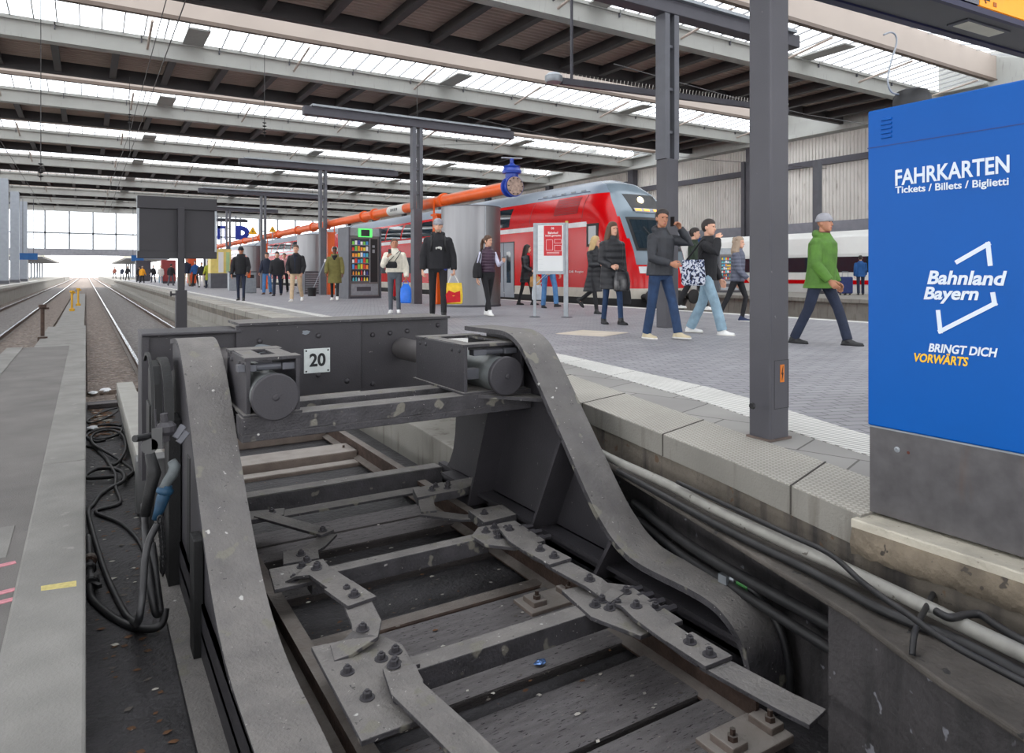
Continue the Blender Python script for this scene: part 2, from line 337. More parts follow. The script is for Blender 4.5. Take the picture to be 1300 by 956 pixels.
# coping joints (real gaps) as thin dark joints, platform wall, ledge
m = MB()
for i in range(60):
    y = 1.98 + i * 1.03 if i < 5 else 6.1 + (i - 4) * 1.5
    xa = xs(E_, y); xb = xs(CI, y + .16); m.bar((xa - .004, y, -.062), (xb, y + .16, -.062), .007, .131)
m.build('trim_joints', mat('joint_dirt', (70, 66, 62), .9), base=(3, 0, 0), kind='structure')
def wall(name, off, z0, z1, mt, ys=None, thick=.3):
    m = MB(); m.loft([[(xs(E_, y) + off, y, z0), (xs(E_, y) + off, y, z1), (xs(E_, y) + off + thick, y, z1), (xs(E_, y) + off + thick, y, z0)] for y in (ys or YS)]); return m.build(name, mt, base=(3, 0, 0), kind='structure')
wall('wall_platform', .012, -.30, -.128, CONCW)
YN = [y for y in YS if y <= 4.0]; YF = [y for y in YS if y >= 4.0]
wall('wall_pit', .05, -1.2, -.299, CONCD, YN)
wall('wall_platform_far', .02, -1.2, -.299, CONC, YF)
LD = [(3.0, 4.2), (2.75, 3.13), (2.56, 2.35), (2.324, 1.41), (2.18, 1.08), (2.05, .6)]
m = MB(); m.loft([[(xs(LD, y), y, -.30), (xs(LD, y), y, -.275), (xs(E_, y) + .1, y, -.27), (xs(E_, y) + .1, y, -.30)] for y in (.6, 1.1, 1.48, 2., 2.46, 2.9, 3.28, 3.8, 4.2)])
m.build('trim_cable_ledge', mat('ledge_concrete', (82, 77, 72), .85, var=.3, scale=5, bump=.4, bscale=30, speck=[(22, .68, (52, 50, 49))]), base=(3, 2, -.4), kind='structure', bevel=.008)
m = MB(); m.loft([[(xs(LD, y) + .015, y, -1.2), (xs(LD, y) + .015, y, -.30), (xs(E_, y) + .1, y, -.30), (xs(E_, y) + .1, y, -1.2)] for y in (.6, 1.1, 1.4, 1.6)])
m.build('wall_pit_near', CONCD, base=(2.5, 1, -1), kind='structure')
m = MB()                                  # low cable trough against the far platform wall
m.loft([[(xs(E_, y) - .42, y, -1.1), (xs(E_, y) - .42, y, -.62), (xs(E_, y) + .05, y, -.60), (xs(E_, y) + .05, y, -1.1)] for y in (4.75, 5.5, 6.5, 8, 10, 12, 20, 40, 110)])
m.build('trim_trough', CONC, base=(3, 5, -1), kind='structure', bevel=.01)
# walkway between the tracks
m = MB(); m.box((-1.36, .6, -1.1), (-1.08, 17.2, -.55)); m.build('trim_kerb_left', CURB, base=(-1.2, .6, -1.1), kind='structure', bevel=.012)
for i, (a, b) in enumerate(((.6, 2.3), (2.31, 6.55), (6.56, 11.), (11.01, 17.2))):
    m = MB(); m.box((-.29, a, -1.1), (0.0, b, -.55)); m.build('trim_kerb_%d' % (i + 1), CURB, base=(-.15, a, -1.1), kind='structure', bevel=.012)
m = MB(); m.box((-1.08, .6, -1.1), (-.29, 17.2, -.565)); m.build('floor_walkway', WALK, base=(-.7, .6, -1.1), kind='structure')
m = MB(); m.box((-1.0, 17.2, -1.1), (0.0, 26, -.72)); m.box((-.85, 26.1, -1.1), (-.05, 70, -.8)); m.build('floor_walkway_end', CURB, base=(-.5, 17, -1.1), kind='structure')
m = MB(); m.box((0.0, .6, -1.3), (3.3, 12.3, -1.0)); m.build('floor_pit', DITCH, base=(1.5, .6, -1.1), kind='structure')
# head concourse behind the tracks
m = MB(); m.box((-34, -24, -.2), (37, .6, 0.)); m.build('floor_concourse', PAVER, base=(0, -12, 0), kind='structure')
m = MB(); m.box((-34, .35, -1.4), (37, .6, -.01)); m.build('wall_concourse', CONCD, base=(0, .5, -1), kind='structure')
# left platform, third platform
m = MB(); m.box((-12.6, .6, -.14), (-4.4, 200, 0.)); m.box((-12.4, .6, -1.1), (-4.5, 200, -.14)); m.build('floor_platform_left', CONC, base=(-8, 50, 0), kind='structure')
m = MB(); m.box((-5.6, .6, -.1), (-5.35, 110, .003)); m.build('trim_line_left', WHITELINE, base=(-5.5, 1, 0), kind='structure')
m = MB(); m.box((24.0, .6, -.14), (30.7, 112, 0.)); m.box((24.15, .6, -1.1), (30.6, 112, -.14)); m.build('floor_platform_third', CONC, base=(27, 50, 0), kind='structure')
m = MB(); m.box((3.5, 112.1, -1.1), (12.9, 260, 0.)); m.build('floor_platform_outside', CONC, base=(8, 112, 0), kind='structure')
m = MB(); m.box((3.42, 12.0, -1.1), (13.02, 111.9, -.131)); m.box((4.5, .7, -1.1), (13.02, 12, -.131)); m.build('floor_platform_core', CONC, base=(8, 10, -1.1), kind='structure')
# ================================================================ tracks
def rail_prof(x, y0, y1):
    pr = [(-.036, 0), (.036, 0), (.034, -.035), (.010, -.05), (.010, -.13), (.07, -.155), (.07, -.165), (-.07, -.165), (-.07, -.155), (-.010, -.13), (-.010, -.05), (-.034, -.035)]
    body = MB(); body.prism(pr, lambda p, q, t: (x + p, t, RAIL - .002 + q), y0, y1)
    top = MB(); top.box((x - .028, y0, RAIL - .01), (x + .028, y1, RAIL + .001)); return body, top
def track(label, xa, xb, y0, y1, nsl, ysl, top=True):
    t = empty('railway_track', ((xa + xb) / 2, y0, RAIL - .17), label, 'railway track', 'railway tracks')
    for x in (xa, xb):
        b, tp = rail_prof(x, y0, y1); r = b.build('rail', RUST, t)
        if top: tp2 = MB(); tp2.box((x - .028, max(y0, 8.5), RAIL - .01), (x + .028, y1, RAIL + .001)); tp2.build('running_surface', RAILTOP, r)
    s = MB(); s.box(((xa + xb) / 2 - 1.25, ysl - .12, BED - .13), ((xa + xb) / 2 + 1.25, ysl + .12, BED + .005)); s0 = s.build('sleeper', SLEEPER, t, bevel=.015)
    for i in range(1, nsl):
        c = s0.copy(); COL.objects.link(c); c.parent = t; c.location = (0, .65 * i, 0)
    return t
tr = track('railway track running away from the grey buffer stop', .88, 2.42, 1.95, 330, 60, 11.3)
track('railway track left of the walkway', -3.56, -2.05, .7, 330, 90, 1.2)
track('railway track under the red train', 14.2, 15.7, .7, 330, 40, 1.2)
track('empty railway track between red train and far platform', 21.5, 23.0, .7, 330, 40, 1.2)
m = MB(); m.box((.98, 12.3, -1.0), (2.33, 110, BED + .03)); m.build('ground_between_rails', BALLASTG, base=(1.6, 20, -1), kind='structure')
m = MB(); m.box((-3.46, 14, -1.0), (-2.15, 110, BED + .03)); m.build('ground_left_rails', BALLASTG, base=(-2.8, 20, -1), kind='structure')

m = MB(); m.box((.02, 13.0, -1.03), (.80, 110, BED + .02)); m.build('ground_beside_rail', BALLAST, base=(.4, 20, -1), kind='structure')
m = MB(); m.box((2.5, 13.0, -1.03), (3.3, 110, BED + .02)); m.build('ground_beside_wall', BALLAST, base=(2.9, 20, -1), kind='structure')
m = MB(); m.box((-2.0, 17.3, -1.03), (-1.0, 110, BED + .02)); m.build('ground_left_of_walkway', BALLAST, base=(-1.5, 20, -1), kind='structure')
# ================================================================ hydraulic buffer stop
BS = empty('buffer_stop', (1.6, 4, BED), 'big dark grey hydraulic buffer stop with number 20 plate at the track end', 'buffer stop')
def bolt_src(r=.017, h=.02):
    m = MB(); m.lathe((0, 0, 0), (0, 0, 1), [(r * 1.7, 0), (r * 1.7, .004), (r * 1.68, .0045)], 14); m.lathe((0, 0, .004), (0, 0, 1), [(r, 0), (r, h), (r * .8, h + .002)], 6)
    m.lathe((0, 0, h), (0, 0, 1), [(r * .5, 0), (r * .5, .012)], 8); return m
_b0 = None
def bolts(parent, pts, mt=None):
    global _b0
    for p in pts:
        if _b0 is None:
            m = bolt_src(); _b0 = m.build('bolt', PAINT, parent, local=True); _b0.location = wm(parent).inverted() @ V(p)
        else: dup(_b0, parent, p)
_r0 = None
def rivets(parent, pts, axis=-1):          # domed bolt heads on vertical faces (facing -y)
    global _r0
    for p in pts:
        if _r0 is None:
            m = MB(); m.lathe((0, 0, 0), (0, -1, 0), [(.022, 0), (.021, .008), (.016, .017), (.006, .021)], 14); _r0 = m.build('bolt', PAINT, parent, local=True, smooth=True); _r0.location = wm(parent).inverted() @ V(p)
        else: dup(_r0, parent, p)
def flange(prof, xa, xb, t=.032, k=5):
    P = smooth_path([(0, y, z) for y, z in prof], k); rings = []
    for i, p in enumerate(P):
        d = (P[min(i + 1, len(P) - 1)] - P[max(i - 1, 0)]).normalized(); n = V((0, d.z, -d.y)); n = n if True else n
        q = p - n * t; rings.append([(xa, p.y, p.z), (xb, p.y, p.z), (xb, q.y, q.z), (xa, q.y, q.z)])
    return MB().loft(rings), P
RP = [(4.67, .55), (4.3, .553), (4.08, .55), (3.92, .50), (3.78, .385), (3.43, -.005), (3.15, -.32), (3.02, -.44), (2.88, -.525), (2.70, -.56), (2.3, -.557), (2.14, -.60), (2.04, -.70), (2.0, -.84), (1.99, -1.0)]
LP = [(5.25, .50), (5.0, .525), (4.82, .52), (4.64, .46), (4.40, .31), (4.12, .05), (3.85, -.2), (3.62, -.39), (3.42, -.52), (3.2, -.615), (2.9, -.675), (2.4, -.69), (2.2, -.73), (2.1, -.82), (2.06, -1.0)]
def side_frame(prof, xa, xb, xw, back, ribs):
    fb, P = flange(prof, xa, xb)
    f = fb.build('side_frame', PAINTTOP, BS, smooth='auto')
    w = MB(); poly = [(p.y + .01, p.z - .025) for p in P if p.z > -.8] + [(prof[-1][0] + .02, -.86)] + back
    w.prism(poly, lambda y, z, t: (t, y, z), xw - .015, xw + .015); w.build('web_plate', PAINT, f)
    s = MB(); ybk = max(b[0] for b in back); s.box((min(xa, xw) if xa < 1 else xw - .15, prof[-1][0] + .06, -.725), (max(xb, xw) if xa < 1 else xw + .03, ybk - .3, -.70)); s.box((xw - .03, prof[-1][0] + .1, -.86), (xw + .03, ybk, -.70)); s.box((xw - .03, prof[-1][0] + .1, -.97), (xw + .03, ybk, -.83)); s.build('base_flange', PAINT, f)
    for (y0, z0, y1, z1) in ribs:
        r = MB(); r.bar(((xa + xw) / 2 if xa > 1 else xw + .08, y0, z0), ((xa + xw) / 2 if xa > 1 else xw + .08, y1, z1), .03 if False else abs(xw - xa) if xa > 1 else .16, .022, up=(0, 1, 0)); r.build('stiffener', PAINT, f)
    return f
FR = side_frame(RP, 2.45, 2.69, 2.66, [(5.50, -.86), (5.46, -.80), (5.40, -.74), (5.32, -.66), (5.25, -.55), (5.21, -.40), (5.18, -.1), (5.16, .15), (4.67, .3)], [(4.12, .46, 4.62, -.8), (3.42, -.05, 3.80, -.8), (2.95, -.52, 3.12, -.8)])
FL = side_frame(LP, .49, .72, .52, [(5.95, -.86), (5.9, -.7), (5.7, -.5), (5.6, -.3), (5.6, .2), (5.2, .3)], [(4.75, .45, 5.0, -.8), (4.1, 0, 4.4, -.8), (3.4, -.55, 3.6, -.8)])
# grounding cable on the right foot
m = MB(); GP = [atx(u, v, 2.67) for u, v in ((930, 733), (938, 738), (952, 746), (968, 762), (983, 784), (993, 806), (1000, 832), (1003, 862), (1003, 890))]; m.tube(smooth_path(GP, 5), .019, 10); gc = m.build('grounding_cable', RUBBER, FR, smooth=True)
m = MB(); m.tube([GP[1].lerp(GP[2], .0), GP[1].lerp(GP[2], 1.)], .022, 10); m.build('green_cable_sleeve', mat('green_sleeve', (60, 130, 62), .5), gc)
m = MB(); m.tube([GP[0] + V((-.02, .03, 0)), GP[1]], .014, 8); m.box(GP[0] + V((-.045, 0, -.03)), GP[0] + V((-.0, .05, .012))); m.build('cable_lug', GALV, gc)
# the main cross beam facing the track: three plates on a box girder
m = MB(); m.box((.40, 5.76, -.05), (2.80, 6.1, .50)); m.box((.34, 5.62, .495), (1.02, 6.12, .515)); beam = m.build('cross_beam', PAINT, BS, bevel=.006)
pl = []
for xa, xb, z0, z1, y in ((.345, 1.02, -.10, .498, 5.69), (.985, 1.985, -.04, .545, 5.655), (2.0, 2.82, -.06, .545, 5.70)):
    m = MB(); m.box((xa, y, z0), (xb, y + .035, z1)); pl.append(m.build('face_plate', PAINT, beam, bevel=.004))
rivets(pl[0], [(.86, 5.69, .36), (.50, 5.69, .30)])
rivets(pl[1], [(1.16, 5.655, .42), (1.62, 5.655, .44), (1.62, 5.655, .12), (1.35, 5.655, .06), (1.86, 5.655, .05), (1.16, 5.655, .1)])
rivets(pl[2], [(2.10, 5.70, .42), (2.26, 5.70, .43), (2.42, 5.70, .44), (2.10, 5.70, -.0), (2.72, 5.70, .48)])
m = MB(); m.box((1.0, 5.62, .545), (2.80, 6.1, .565)); m.build('top_plate', PAINTTOP, beam)
m = MB(); m.box((.345, 5.66, -.55), (.39, 6.1, .50)); m.build('end_plate', PAINT, beam)
c0 = aty(386, 474.5, 5.648); c1 = aty(419, 441.5, 5.648)
m = MB(); m.box((c0.x, 5.645, c0.z), (c1.x, 5.655, c1.z)); npl = m.build('number_plate', mat('enamel_white', (206, 212, 210), .35, var=.06, scale=20, speck=[(26, .77, (70, 60, 54))]), pl[1], bevel=.002); npl['label'] = 'white enamel plate with black number 20'
w_ = c1.x - c0.x; h_ = c1.z - c0.z
text('lettering', '20', BLACK, npl, (c0.x + w_ * .2, 5.644, c0.z + h_ * .26), (1, 0, 0), (0, 0, 1), w_ * .62, h_ * .55, bold=.03)
for q in ((.08, .08), (.92, .08), (.08, .92), (.92, .92)):
    m = MB(); m.lathe((c0.x + w_ * q[0], 5.646, c0.z + h_ * q[1]), (0, -1, 0), [(.008, 0), (.007, .004)], 10); m.build('screw', BLACK, npl)
# scuffed paint patches on the beam
m = MB()
for cx_, cz_, s_ in ((1.09, .33, .1), (1.18, .36, .09), (1.52, .47, .04)):
    n = 14; m.add([(cx_ + s_ * (.6 + .5 * random.random()) * math.cos(6.283 * i / n), 5.653, cz_ + s_ * .5 * (.6 + .5 * random.random()) * math.sin(6.283 * i / n)) for i in range(n)], [tuple(range(n))])
m.build('paint_scrape', mat('scraped_paint', (128, 136, 142), .7), pl[1])
# lower tie beam: open channel of two flanges between the side frames
m = MB(); m.box((.725, 4.0, .06), (2.62, 4.16, .155)); m.box((.725, 4.36, .06), (2.62, 4.52, .155)); m.box((.725, 4.0, .02), (2.62, 4.52, .062)); tie = m.build('tie_beam', PAINTTOP, BS, bevel=.005)
m = MB(); m.add([(2.2, 4.0, .15), (2.62, 3.75, .12), (2.62, 4.2, .12), (2.2, 4.2, .15), (2.2, 4.0, .128), (2.62, 3.75, .098), (2.62, 4.2, .098), (2.2, 4.2, .128)], [(0, 1, 2, 3), (7, 6, 5, 4), (0, 4, 5, 1), (1, 5, 6, 2), (2, 6, 7, 3), (3, 7, 4, 0)]); m.build('gusset_plate', PAINTTOP, BS)
# hydraulic cylinders in their housings
def cylinder(cx, xl, xr, zc, y0, y1, lab):
    c = MB(); c.lathe((cx, y1 + .10, zc), (0, -1, 0), [(.118, 0), (.118, y1 + .10 - y0 - .03)], 40); cy = c.build('hydraulic_buffer', mat('cylinder_steel', (128, 132, 132), .35, .5, var=.2, scale=8, speck=[(30, .72, (80, 96, 92))]), BS, smooth='auto')
    c = MB(); c.lathe((cx, y0 + .04, zc), (0, -1, 0), [(.126, 0), (.129, .01), (.129, .034), (.122, .04), (.02, .041)], 40); hd = c.build('buffer_head', PAINT, cy, smooth='auto')
    c = MB(); c.lathe((cx, y0, zc), (0, -1, 0), [(.019, 0), (.019, .01), (.01, .014)], 16); c.build('centre_bolt', PAINT, hd)
    c = MB(); c.lathe((cx, 5.69, zc + .02), (0, -1, 0), [(.092, 0), (.092, 5.69 - y1)], 32); c.build('piston_rod', mat('rod_steel', (120, 116, 116), .35, .6, var=.1), cy, smooth='auto')
    h = MB(); y0h = y0 + .12
    h.box((xl - .012, y0h, .15), (xl + .012, y1, .475)); hs = h.build('buffer_housing', PAINT, BS, bevel=.003); h = MB(); h.box((xr - .012, y0h, .15), (xr + .012, y1, .475)); h.build('housing_side', PAINT, hs, bevel=.003)
    h = MB(); h.box((xl - .03, y0h - .02, .155), (xr + .02, y1 + .02, .17)); h.box((xl - .02, y0h, .462), (xr + .02, y0h + .13, .482)); h.box((xl - .02, y1 - .15, .462), (xr + .02, y1, .482)); h.box((xl, y0h + .02, .462), (xl + .1, y1, .48)); h.box((xr - .09, y0h + .02, .462), (xr, y1, .48)); h.build('housing_frame', PAINTTOP, hs, bevel=.003)
    for zz in (.26,):
        h = MB(); h.box((xl + .012, y0h + .06, zz - .02), (max(xl + .03, cx - .11), y0h + .14, zz + .05)); h.build('guide_block', STEELGREY, hs, bevel=.004); h = MB(); h.box((min(xr - .03, cx + .11), y0h + .06, zz - .02), (xr - .012, y0h + .14, zz + .05)); h.build('guide_block', STEELGREY, hs, bevel=.004)
    h = MB(); h.box((cx - .17, y0h + .03, .40), (cx - .07, y0h + .1, .44)); h.box((cx + .07, y0h + .03, .40), (cx + .17, y0h + .1, .44)); h.tube([(cx - .07, y0h + .07, .42), (cx + .07, y0h + .07, .42)], .022, 10); h.build('clamp', STEELGREY, hs, bevel=.004)
    r = None
    for yy in (y1 - .08, y1 - .18, y0h + .18, y0h + .07):
        h = MB(); h.lathe((xl - .012, yy, .435), (-1, 0, 0), [(.014, 0), (.013, .008), (.005, .012)], 10); h.build('bolt', PAINT, hs)
    return cy
cylinder(.885, .765, 1.035, .272, 3.9, 4.62, '')
cylinder(2.365, 2.12, 2.56, .272, 3.9, 4.80, '')
DEEPDARK = mat('deep_dark_paint', (22, 22, 23), .6, var=.2, scale=8, bump=.2)  # very dark even paint, blacker than the anthracite
# curved guide plates outboard of the left frame
for xa, xb, dy, dz in ((.335, .352, .02, -.03), (.40, .45, -.06, -.06)):
    pr = [(5.35, .40 + dz), (5.15 + dy, .46 + dz), (4.92 + dy, .45 + dz), (4.75 + dy, .36 + dz), (4.66 + dy, .2 + dz), (4.62 + dy, 0.)]
    fb, P = flange(pr, xa, xb, .02 if xb < .4 else .03); g = fb.build('curved_guide', DEEPDARK, BS, smooth='auto')
m = MB(); m.prism([(5.3, .30), (5.1, .38), (4.92, .36), (4.8, .26), (4.72, .05), (5.3, .05)], lambda y, z, t: (t, y, z), .36, .40); m.build('guide_core', DEEPDARK, BS)
for xa, xb, ya, yb, z0, z1 in ((.345, .375, 5.0, 5.25, -.98, .1), (.43, .5, 4.7, 4.95, -.98, .05), (.50, .56, 4.3, 4.42, -.98, -.1), (.455, .50, 3.75, 3.9, -.98, -.38)):
    m = MB(); m.box((xa, ya, z0), (xb, yb, z1)); m.build('guide_post', DEEPDARK, BS, bevel=.004)
m = MB(); m.box((.38, 2.2, -1.0), (.60, 6.2, -.965)); m.build('sole_plate', PAINTTOP, BS, bevel=.004)
# cross members between the rails
def member(name, xa, xb, y0, y1, z0, z1, lower=None, mt=PAINTTOP):
    m = MB(); m.box((xa, y0, z0), (xb, y1, z1))
    if lower: m.box((xa, lower[0], lower[1]), (xb, y1, lower[1] + .02))
    return m.build(name, mt, BS, bevel=.005)
member('cross_member', 1.02, 2.2, 2.595, 2.70, -.76, -.66)
member('cross_member', 1.02, 2.1, 3.68, 3.77, -.76, -.66)
m = MB(); m.box((.75, 5.40, -.87), (2.62, 5.425, -.72)); m.box((.75, 5.40, -.735), (2.62, 5.56, -.72)); m.box((.75, 5.26, -.87), (2.62, 5.425, -.85)); m.build('angle_member', PAINTTOP, BS, bevel=.004)
# friction clamps on the rails and the bent connecting straps
def plate(name, poly, z, t=.022, mt=PAINTTOP, parent=None, bev=.004):
    m = MB(); m.prism(poly, lambda a, b, q: (a, b, q), z - t, z); return m.build(name, mt, parent or BS, bevel=bev)
def strap(pts, w, t=.018):
    m = MB(); rings = []
    P = [V(p) for p in pts]
    for i, p in enumerate(P):
        d = (P[min(i + 1, len(P) - 1)] - P[max(i - 1, 0)]); d.z = 0; d.normalize(); r = V((d.y, -d.x, 0)) * w / 2
        rings.append([p - r, p + r, p + r + V((0, 0, -t)), p - r + V((0, 0, -t))])
    m.loft(rings); return m.build('connecting_strap', PAINTTOP, BS, bevel=.003)
zc = -.645
a = plate('clamp_plate', [(.81, 3.60), (1.04, 3.60), (1.13, 3.66), (1.13, 3.85), (.84, 3.87)], zc); bolts(a, [(1.0, 3.80, zc), (1.07, 3.76, zc), (.92, 3.66, zc), (1.04, 3.86, zc)])
a = plate('clamp_plate', [(.80, 2.28), (1.03, 2.28), (1.13, 2.5), (1.16, 2.78), (1.10, 2.93), (.82, 2.97)], zc); bolts(a, [(1.04, 2.72, zc), (1.075, 2.66, zc), (1.11, 2.74, zc), (1.0, 2.42, zc), (.9, 2.5, zc), (.89, 2.7, zc)])
a = strap([(.92, 3.70, -.64), (.96, 3.66, -.605), (1.04, 3.60, -.60), (1.09, 3.30, -.595), (1.10, 3.20, -.59)], .13); bolts(a, [(1.03, 3.63, -.60), (1.08, 3.29, -.595)])
a = strap([(1.06, 3.36, -.585), (1.10, 3.12, -.58)], .15); bolts(a, [(1.085, 3.19, -.58)])
a = strap([(1.09, 3.16, -.60), (1.06, 2.95, -.595), (1.02, 2.86, -.595), (.94, 2.86, -.63), (.88, 2.87, -.64)], .13); bolts(a, [(1.02, 2.89, -.592)])
a = strap([(1.10, 2.62, -.63), (1.05, 2.55, -.595), (1.02, 2.40, -.595), (1.06, 2.1, -.6), (1.1, 1.85, -.62)], .13); bolts(a, [(1.03, 2.56, -.592)])
a = plate('clamp_plate', [(2.0, 3.56), (2.13, 3.42), (2.34, 3.42), (2.36, 3.80), (2.10, 3.82), (2.0, 3.72)], zc); bolts(a, [(2.10, 3.72, zc), (2.15, 3.66, zc), (2.18, 3.75, zc), (2.22, 3.68, zc), (2.12, 3.60, zc)])
a = plate('clamp_plate', [(2.0, 2.55), (2.08, 2.3), (2.34, 2.30), (2.37, 2.70), (2.26, 2.82), (2.04, 2.84)], zc); bolts(a, [(2.08, 2.62, zc), (2.12, 2.56, zc), (2.14, 2.64, zc), (2.18, 2.57, zc), (2.3, 2.65, zc), (2.31, 2.45, zc)])
a = strap([(2.20, 3.70, -.635), (2.20, 3.60, -.60), (2.15, 3.42, -.598), (2.14, 3.15, -.595), (2.15, 3.05, -.59)], .13); bolts(a, [(2.18, 3.57, -.60)])
a = strap([(2.14, 3.24, -.583), (2.15, 3.00, -.58)], .15); bolts(a, [(2.14, 3.18, -.583), (2.15, 3.06, -.58)])
a = strap([(2.15, 3.06, -.60), (2.16, 2.86, -.598), (2.17, 2.74, -.598), (2.2, 2.68, -.63), (2.22, 2.62, -.64)], .13); bolts(a, [(2.165, 2.77, -.598)])
a = strap([(2.22, 2.55, -.635), (2.19, 2.47, -.60), (2.16, 2.35, -.598), (2.13, 2.02, -.595), (2.13, 1.95, -.595)], .13); bolts(a, [(2.18, 2.44, -.60)])
a = strap([(2.135, 2.12, -.582), (2.13, 1.90, -.58)], .15); bolts(a, [(2.135, 2.06, -.582), (2.13, 1.95, -.58)])
a = strap([(2.13, 1.95, -.60), (2.16, 1.62, -.60), (2.18, 1.5, -.60)], .13)
# bolt stacks on the rail side of the right clamps
for yb in (2.44, 2.52, 2.60, 2.68, 3.5, 3.6, 3.7):
    m = MB(); m.lathe((2.33, yb, zc - .02), (1, 0, 0), [(.025, 0), (.025, .05), (.016, .052), (.016, .10)], 6); m.build('clamp_nut', PAINT, BS)
# folded zig-zag links further back, dark
a = plate('clamp_plate', [(.90, 4.90), (1.16, 4.88), (1.20, 5.02), (.96, 5.08)], -.71); bolts(a, [(1.10, 4.97, -.71)])
a = strap([(1.02, 4.96, -.70), (1.16, 4.72, -.71), (1.32, 4.40, -.71)], .11); bolts(a, [(1.30, 4.44, -.71)])
a = strap([(1.34, 4.44, -.735), (1.22, 4.28, -.73), (1.04, 4.14, -.73)], .11)
a = plate('clamp_plate', [(.96, 4.05), (1.16, 4.03), (1.20, 4.20), (1.0, 4.24)], -.71, .05); bolts(a, [(1.08, 4.13, -.71)])
a = plate('clamp_plate', [(2.04, 4.62), (2.38, 4.62), (2.64, 4.70), (2.62, 4.86), (2.1, 4.84)], -.67, .06); bolts(a, [(2.2, 4.72, -.67), (2.26, 4.78, -.67), (2.32, 4.70, -.67), (2.36, 4.77, -.67)])
a = strap([(2.16, 4.74, -.665), (2.08, 4.55, -.70), (2.04, 4.42, -.71)], .11)
a = strap([(2.02, 4.46, -.725), (2.2, 4.22, -.72), (2.36, 4.08, -.70)], .11)
a = plate('clamp_plate', [(2.2, 3.92), (2.46, 3.94), (2.48, 4.16), (2.22, 4.18)], -.665, .06); bolts(a, [(2.28, 4.06, -.665)])
# ================================================================ planks and sleepers under the buffer stop
def plank(y0, y1, z, lab, mt=TIMBER, x0=.72, x1=2.40, name='timber_sleeper', t=.14):
    m = MB(); m.box((x0, y0, z - t), (x1, y1, z)); return m.build(name, mt, base=((x0 + x1) / 2, (y0 + y1) / 2, z - t), bevel=.014, label=lab, cat='sleeper', group='sleepers under the buffer stop')
plank(8.05, 8.32, -.86, 'weathered sleeper under the buffer stop, farthest of the row', SLEEPER)
plank(6.95, 7.32, -.88, 'broad pale sleeper between the farthest sleeper and the angled steel member', SLEEPER)
plank(6.78, 6.93, -.96, 'thin lower lip plank in front of the broad pale sleeper', SLEEPER)
plank(4.98, 5.24, -.935, 'dirty timber behind the folded links, nearest the angled steel member', )
plank(4.70, 4.965, -.94, 'dirty timber just in front of the angled member, beside the folded links')
plank(4.12, 4.42, -.95, 'dark timber behind the rear steel cross member')
plank(3.50, 3.60, -.945, 'narrow rusty strip plank in front of the rear steel cross member', RUST)
plank(3.08, 3.48, -.95, 'wide dirty timber between the two steel cross members, next to the rusty strip')
plank(2.74, 3.06, -.95, 'wide timber with litter right behind the front cross member')
plank(2.22, 2.60, -.95, 'wide timber in front of the front cross member')
plank(1.80, 2.19, -.95, 'nearest timber at the bottom edge under the buffer stop')
for x, y in ((2.42, 7.14), (2.42, 5.98), (2.42, 8.18), (2.30, 3.3), (.88, 7.14), (.88, 8.18), (2.30, 1.9)):
    m = MB(); m.box((x - .2, y - .1, -.965), (x + .16, y + .1, -.93)); m.box((x - .16, y - .06, -.94), (x - .07, y + .06, -.90)); m.box((x + .07, y - .06, -.94), (x + .15, y + .06, -.90))
    fz = m.build('rail_fastening', SLEEPER, tr, bevel=.006)
    for px in (-.115, .11):
        q = MB(); q.lathe((x + px, y - .02, -.905), (0, 0, 1), [(.022, 0), (.022, .025), (.012, .026), (.012, .05)], 6); q.build('bolt', RUST, fz)
# pale box beam lying beside the left rail
m = MB(); m.box((.36, 6.3, -.78), (.56, 11.0, -.56)); cb = m.build('cable_duct', mat('pale_duct', (150, 148, 142), .8, var=.1, scale=5, bump=.2, speck=[(40, .75, (96, 92, 88))]), base=(.46, 6.3, -.98), bevel=.01, label='long pale grey box duct lying beside the left rail behind the buffer stop', cat='cable duct')
m = MB(); m.box((.345, 6.28, -.98), (.575, 6.5, -.55)); m.build('end_cap', mat('duct_end', (104, 104, 104), .7, var=.12), cb, bevel=.01)
m = MB(); m.box((.46, 7.2, -1.0), (.56, 10.8, -.78)); m.build('duct_base', CONC, cb)
m = MB(); m.box((.02, 11.6, -1.0), (.62, 11.75, -.93)); m.build('ditch_board', TIMBER, base=(.3, 11.6, -1), label='short timber board across the ditch beside the walkway', cat='board', bevel=.01)
# ================================================================ hoses and valve beside the buffer stop
def hose(name, pts, r, label, cat='hose', mt=RUBBER, k=6, group=None, n=10):
    P = smooth_path(pts, k); b = V((P[0].x, P[0].y, min(p.z for p in P) - r)); m = MB(); m.tube(P, r, n); return m.build(name, mt, base=b, smooth=True, label=label, cat=cat, group=group)
def gp(zoom, off, pts, z):
    return [atz(off[0] + p[0] / zoom, off[1] + p[1] / zoom, z + (p[2] if len(p) > 2 else 0)) for p in pts]
GZ = -.985
A_ = (5.975, (100, 480))
hose('hydraulic_hose', gp(*A_, [(330, 235, .05), (285, 228, .02), (170, 262), (70, 318), (90, 340), (190, 312), (280, 262, .02), (300, 235, .04)], GZ), .013, 'black hose lying in a flat narrow loop, farthest in the ditch')
hose('hydraulic_hose', gp(*A_, [(320, 362, .02), (220, 352), (100, 375), (50, 415), (70, 455), (180, 462), (290, 430, .03), (325, 392, .03), (250, 380, .02), (130, 398), (60, 440), (120, 480), (200, 470)], GZ), .015, 'black hose coiled twice under the big round loop in the ditch')
hose('hydraulic_hose', gp(*A_, [(60, 515), (130, 535), (200, 600), (262, 660, .02), (330, 600, .03), (358, 520, .04), (330, 430, .04), (240, 395, .04), (140, 410, .04), (95, 450, .03), (110, 500, .03), (180, 545, .03), (260, 590, .02), (350, 650), (412, 700), (390, 735), (330, 770, .03)], GZ), .015, 'black hose forming the big round loop in the middle of the ditch')
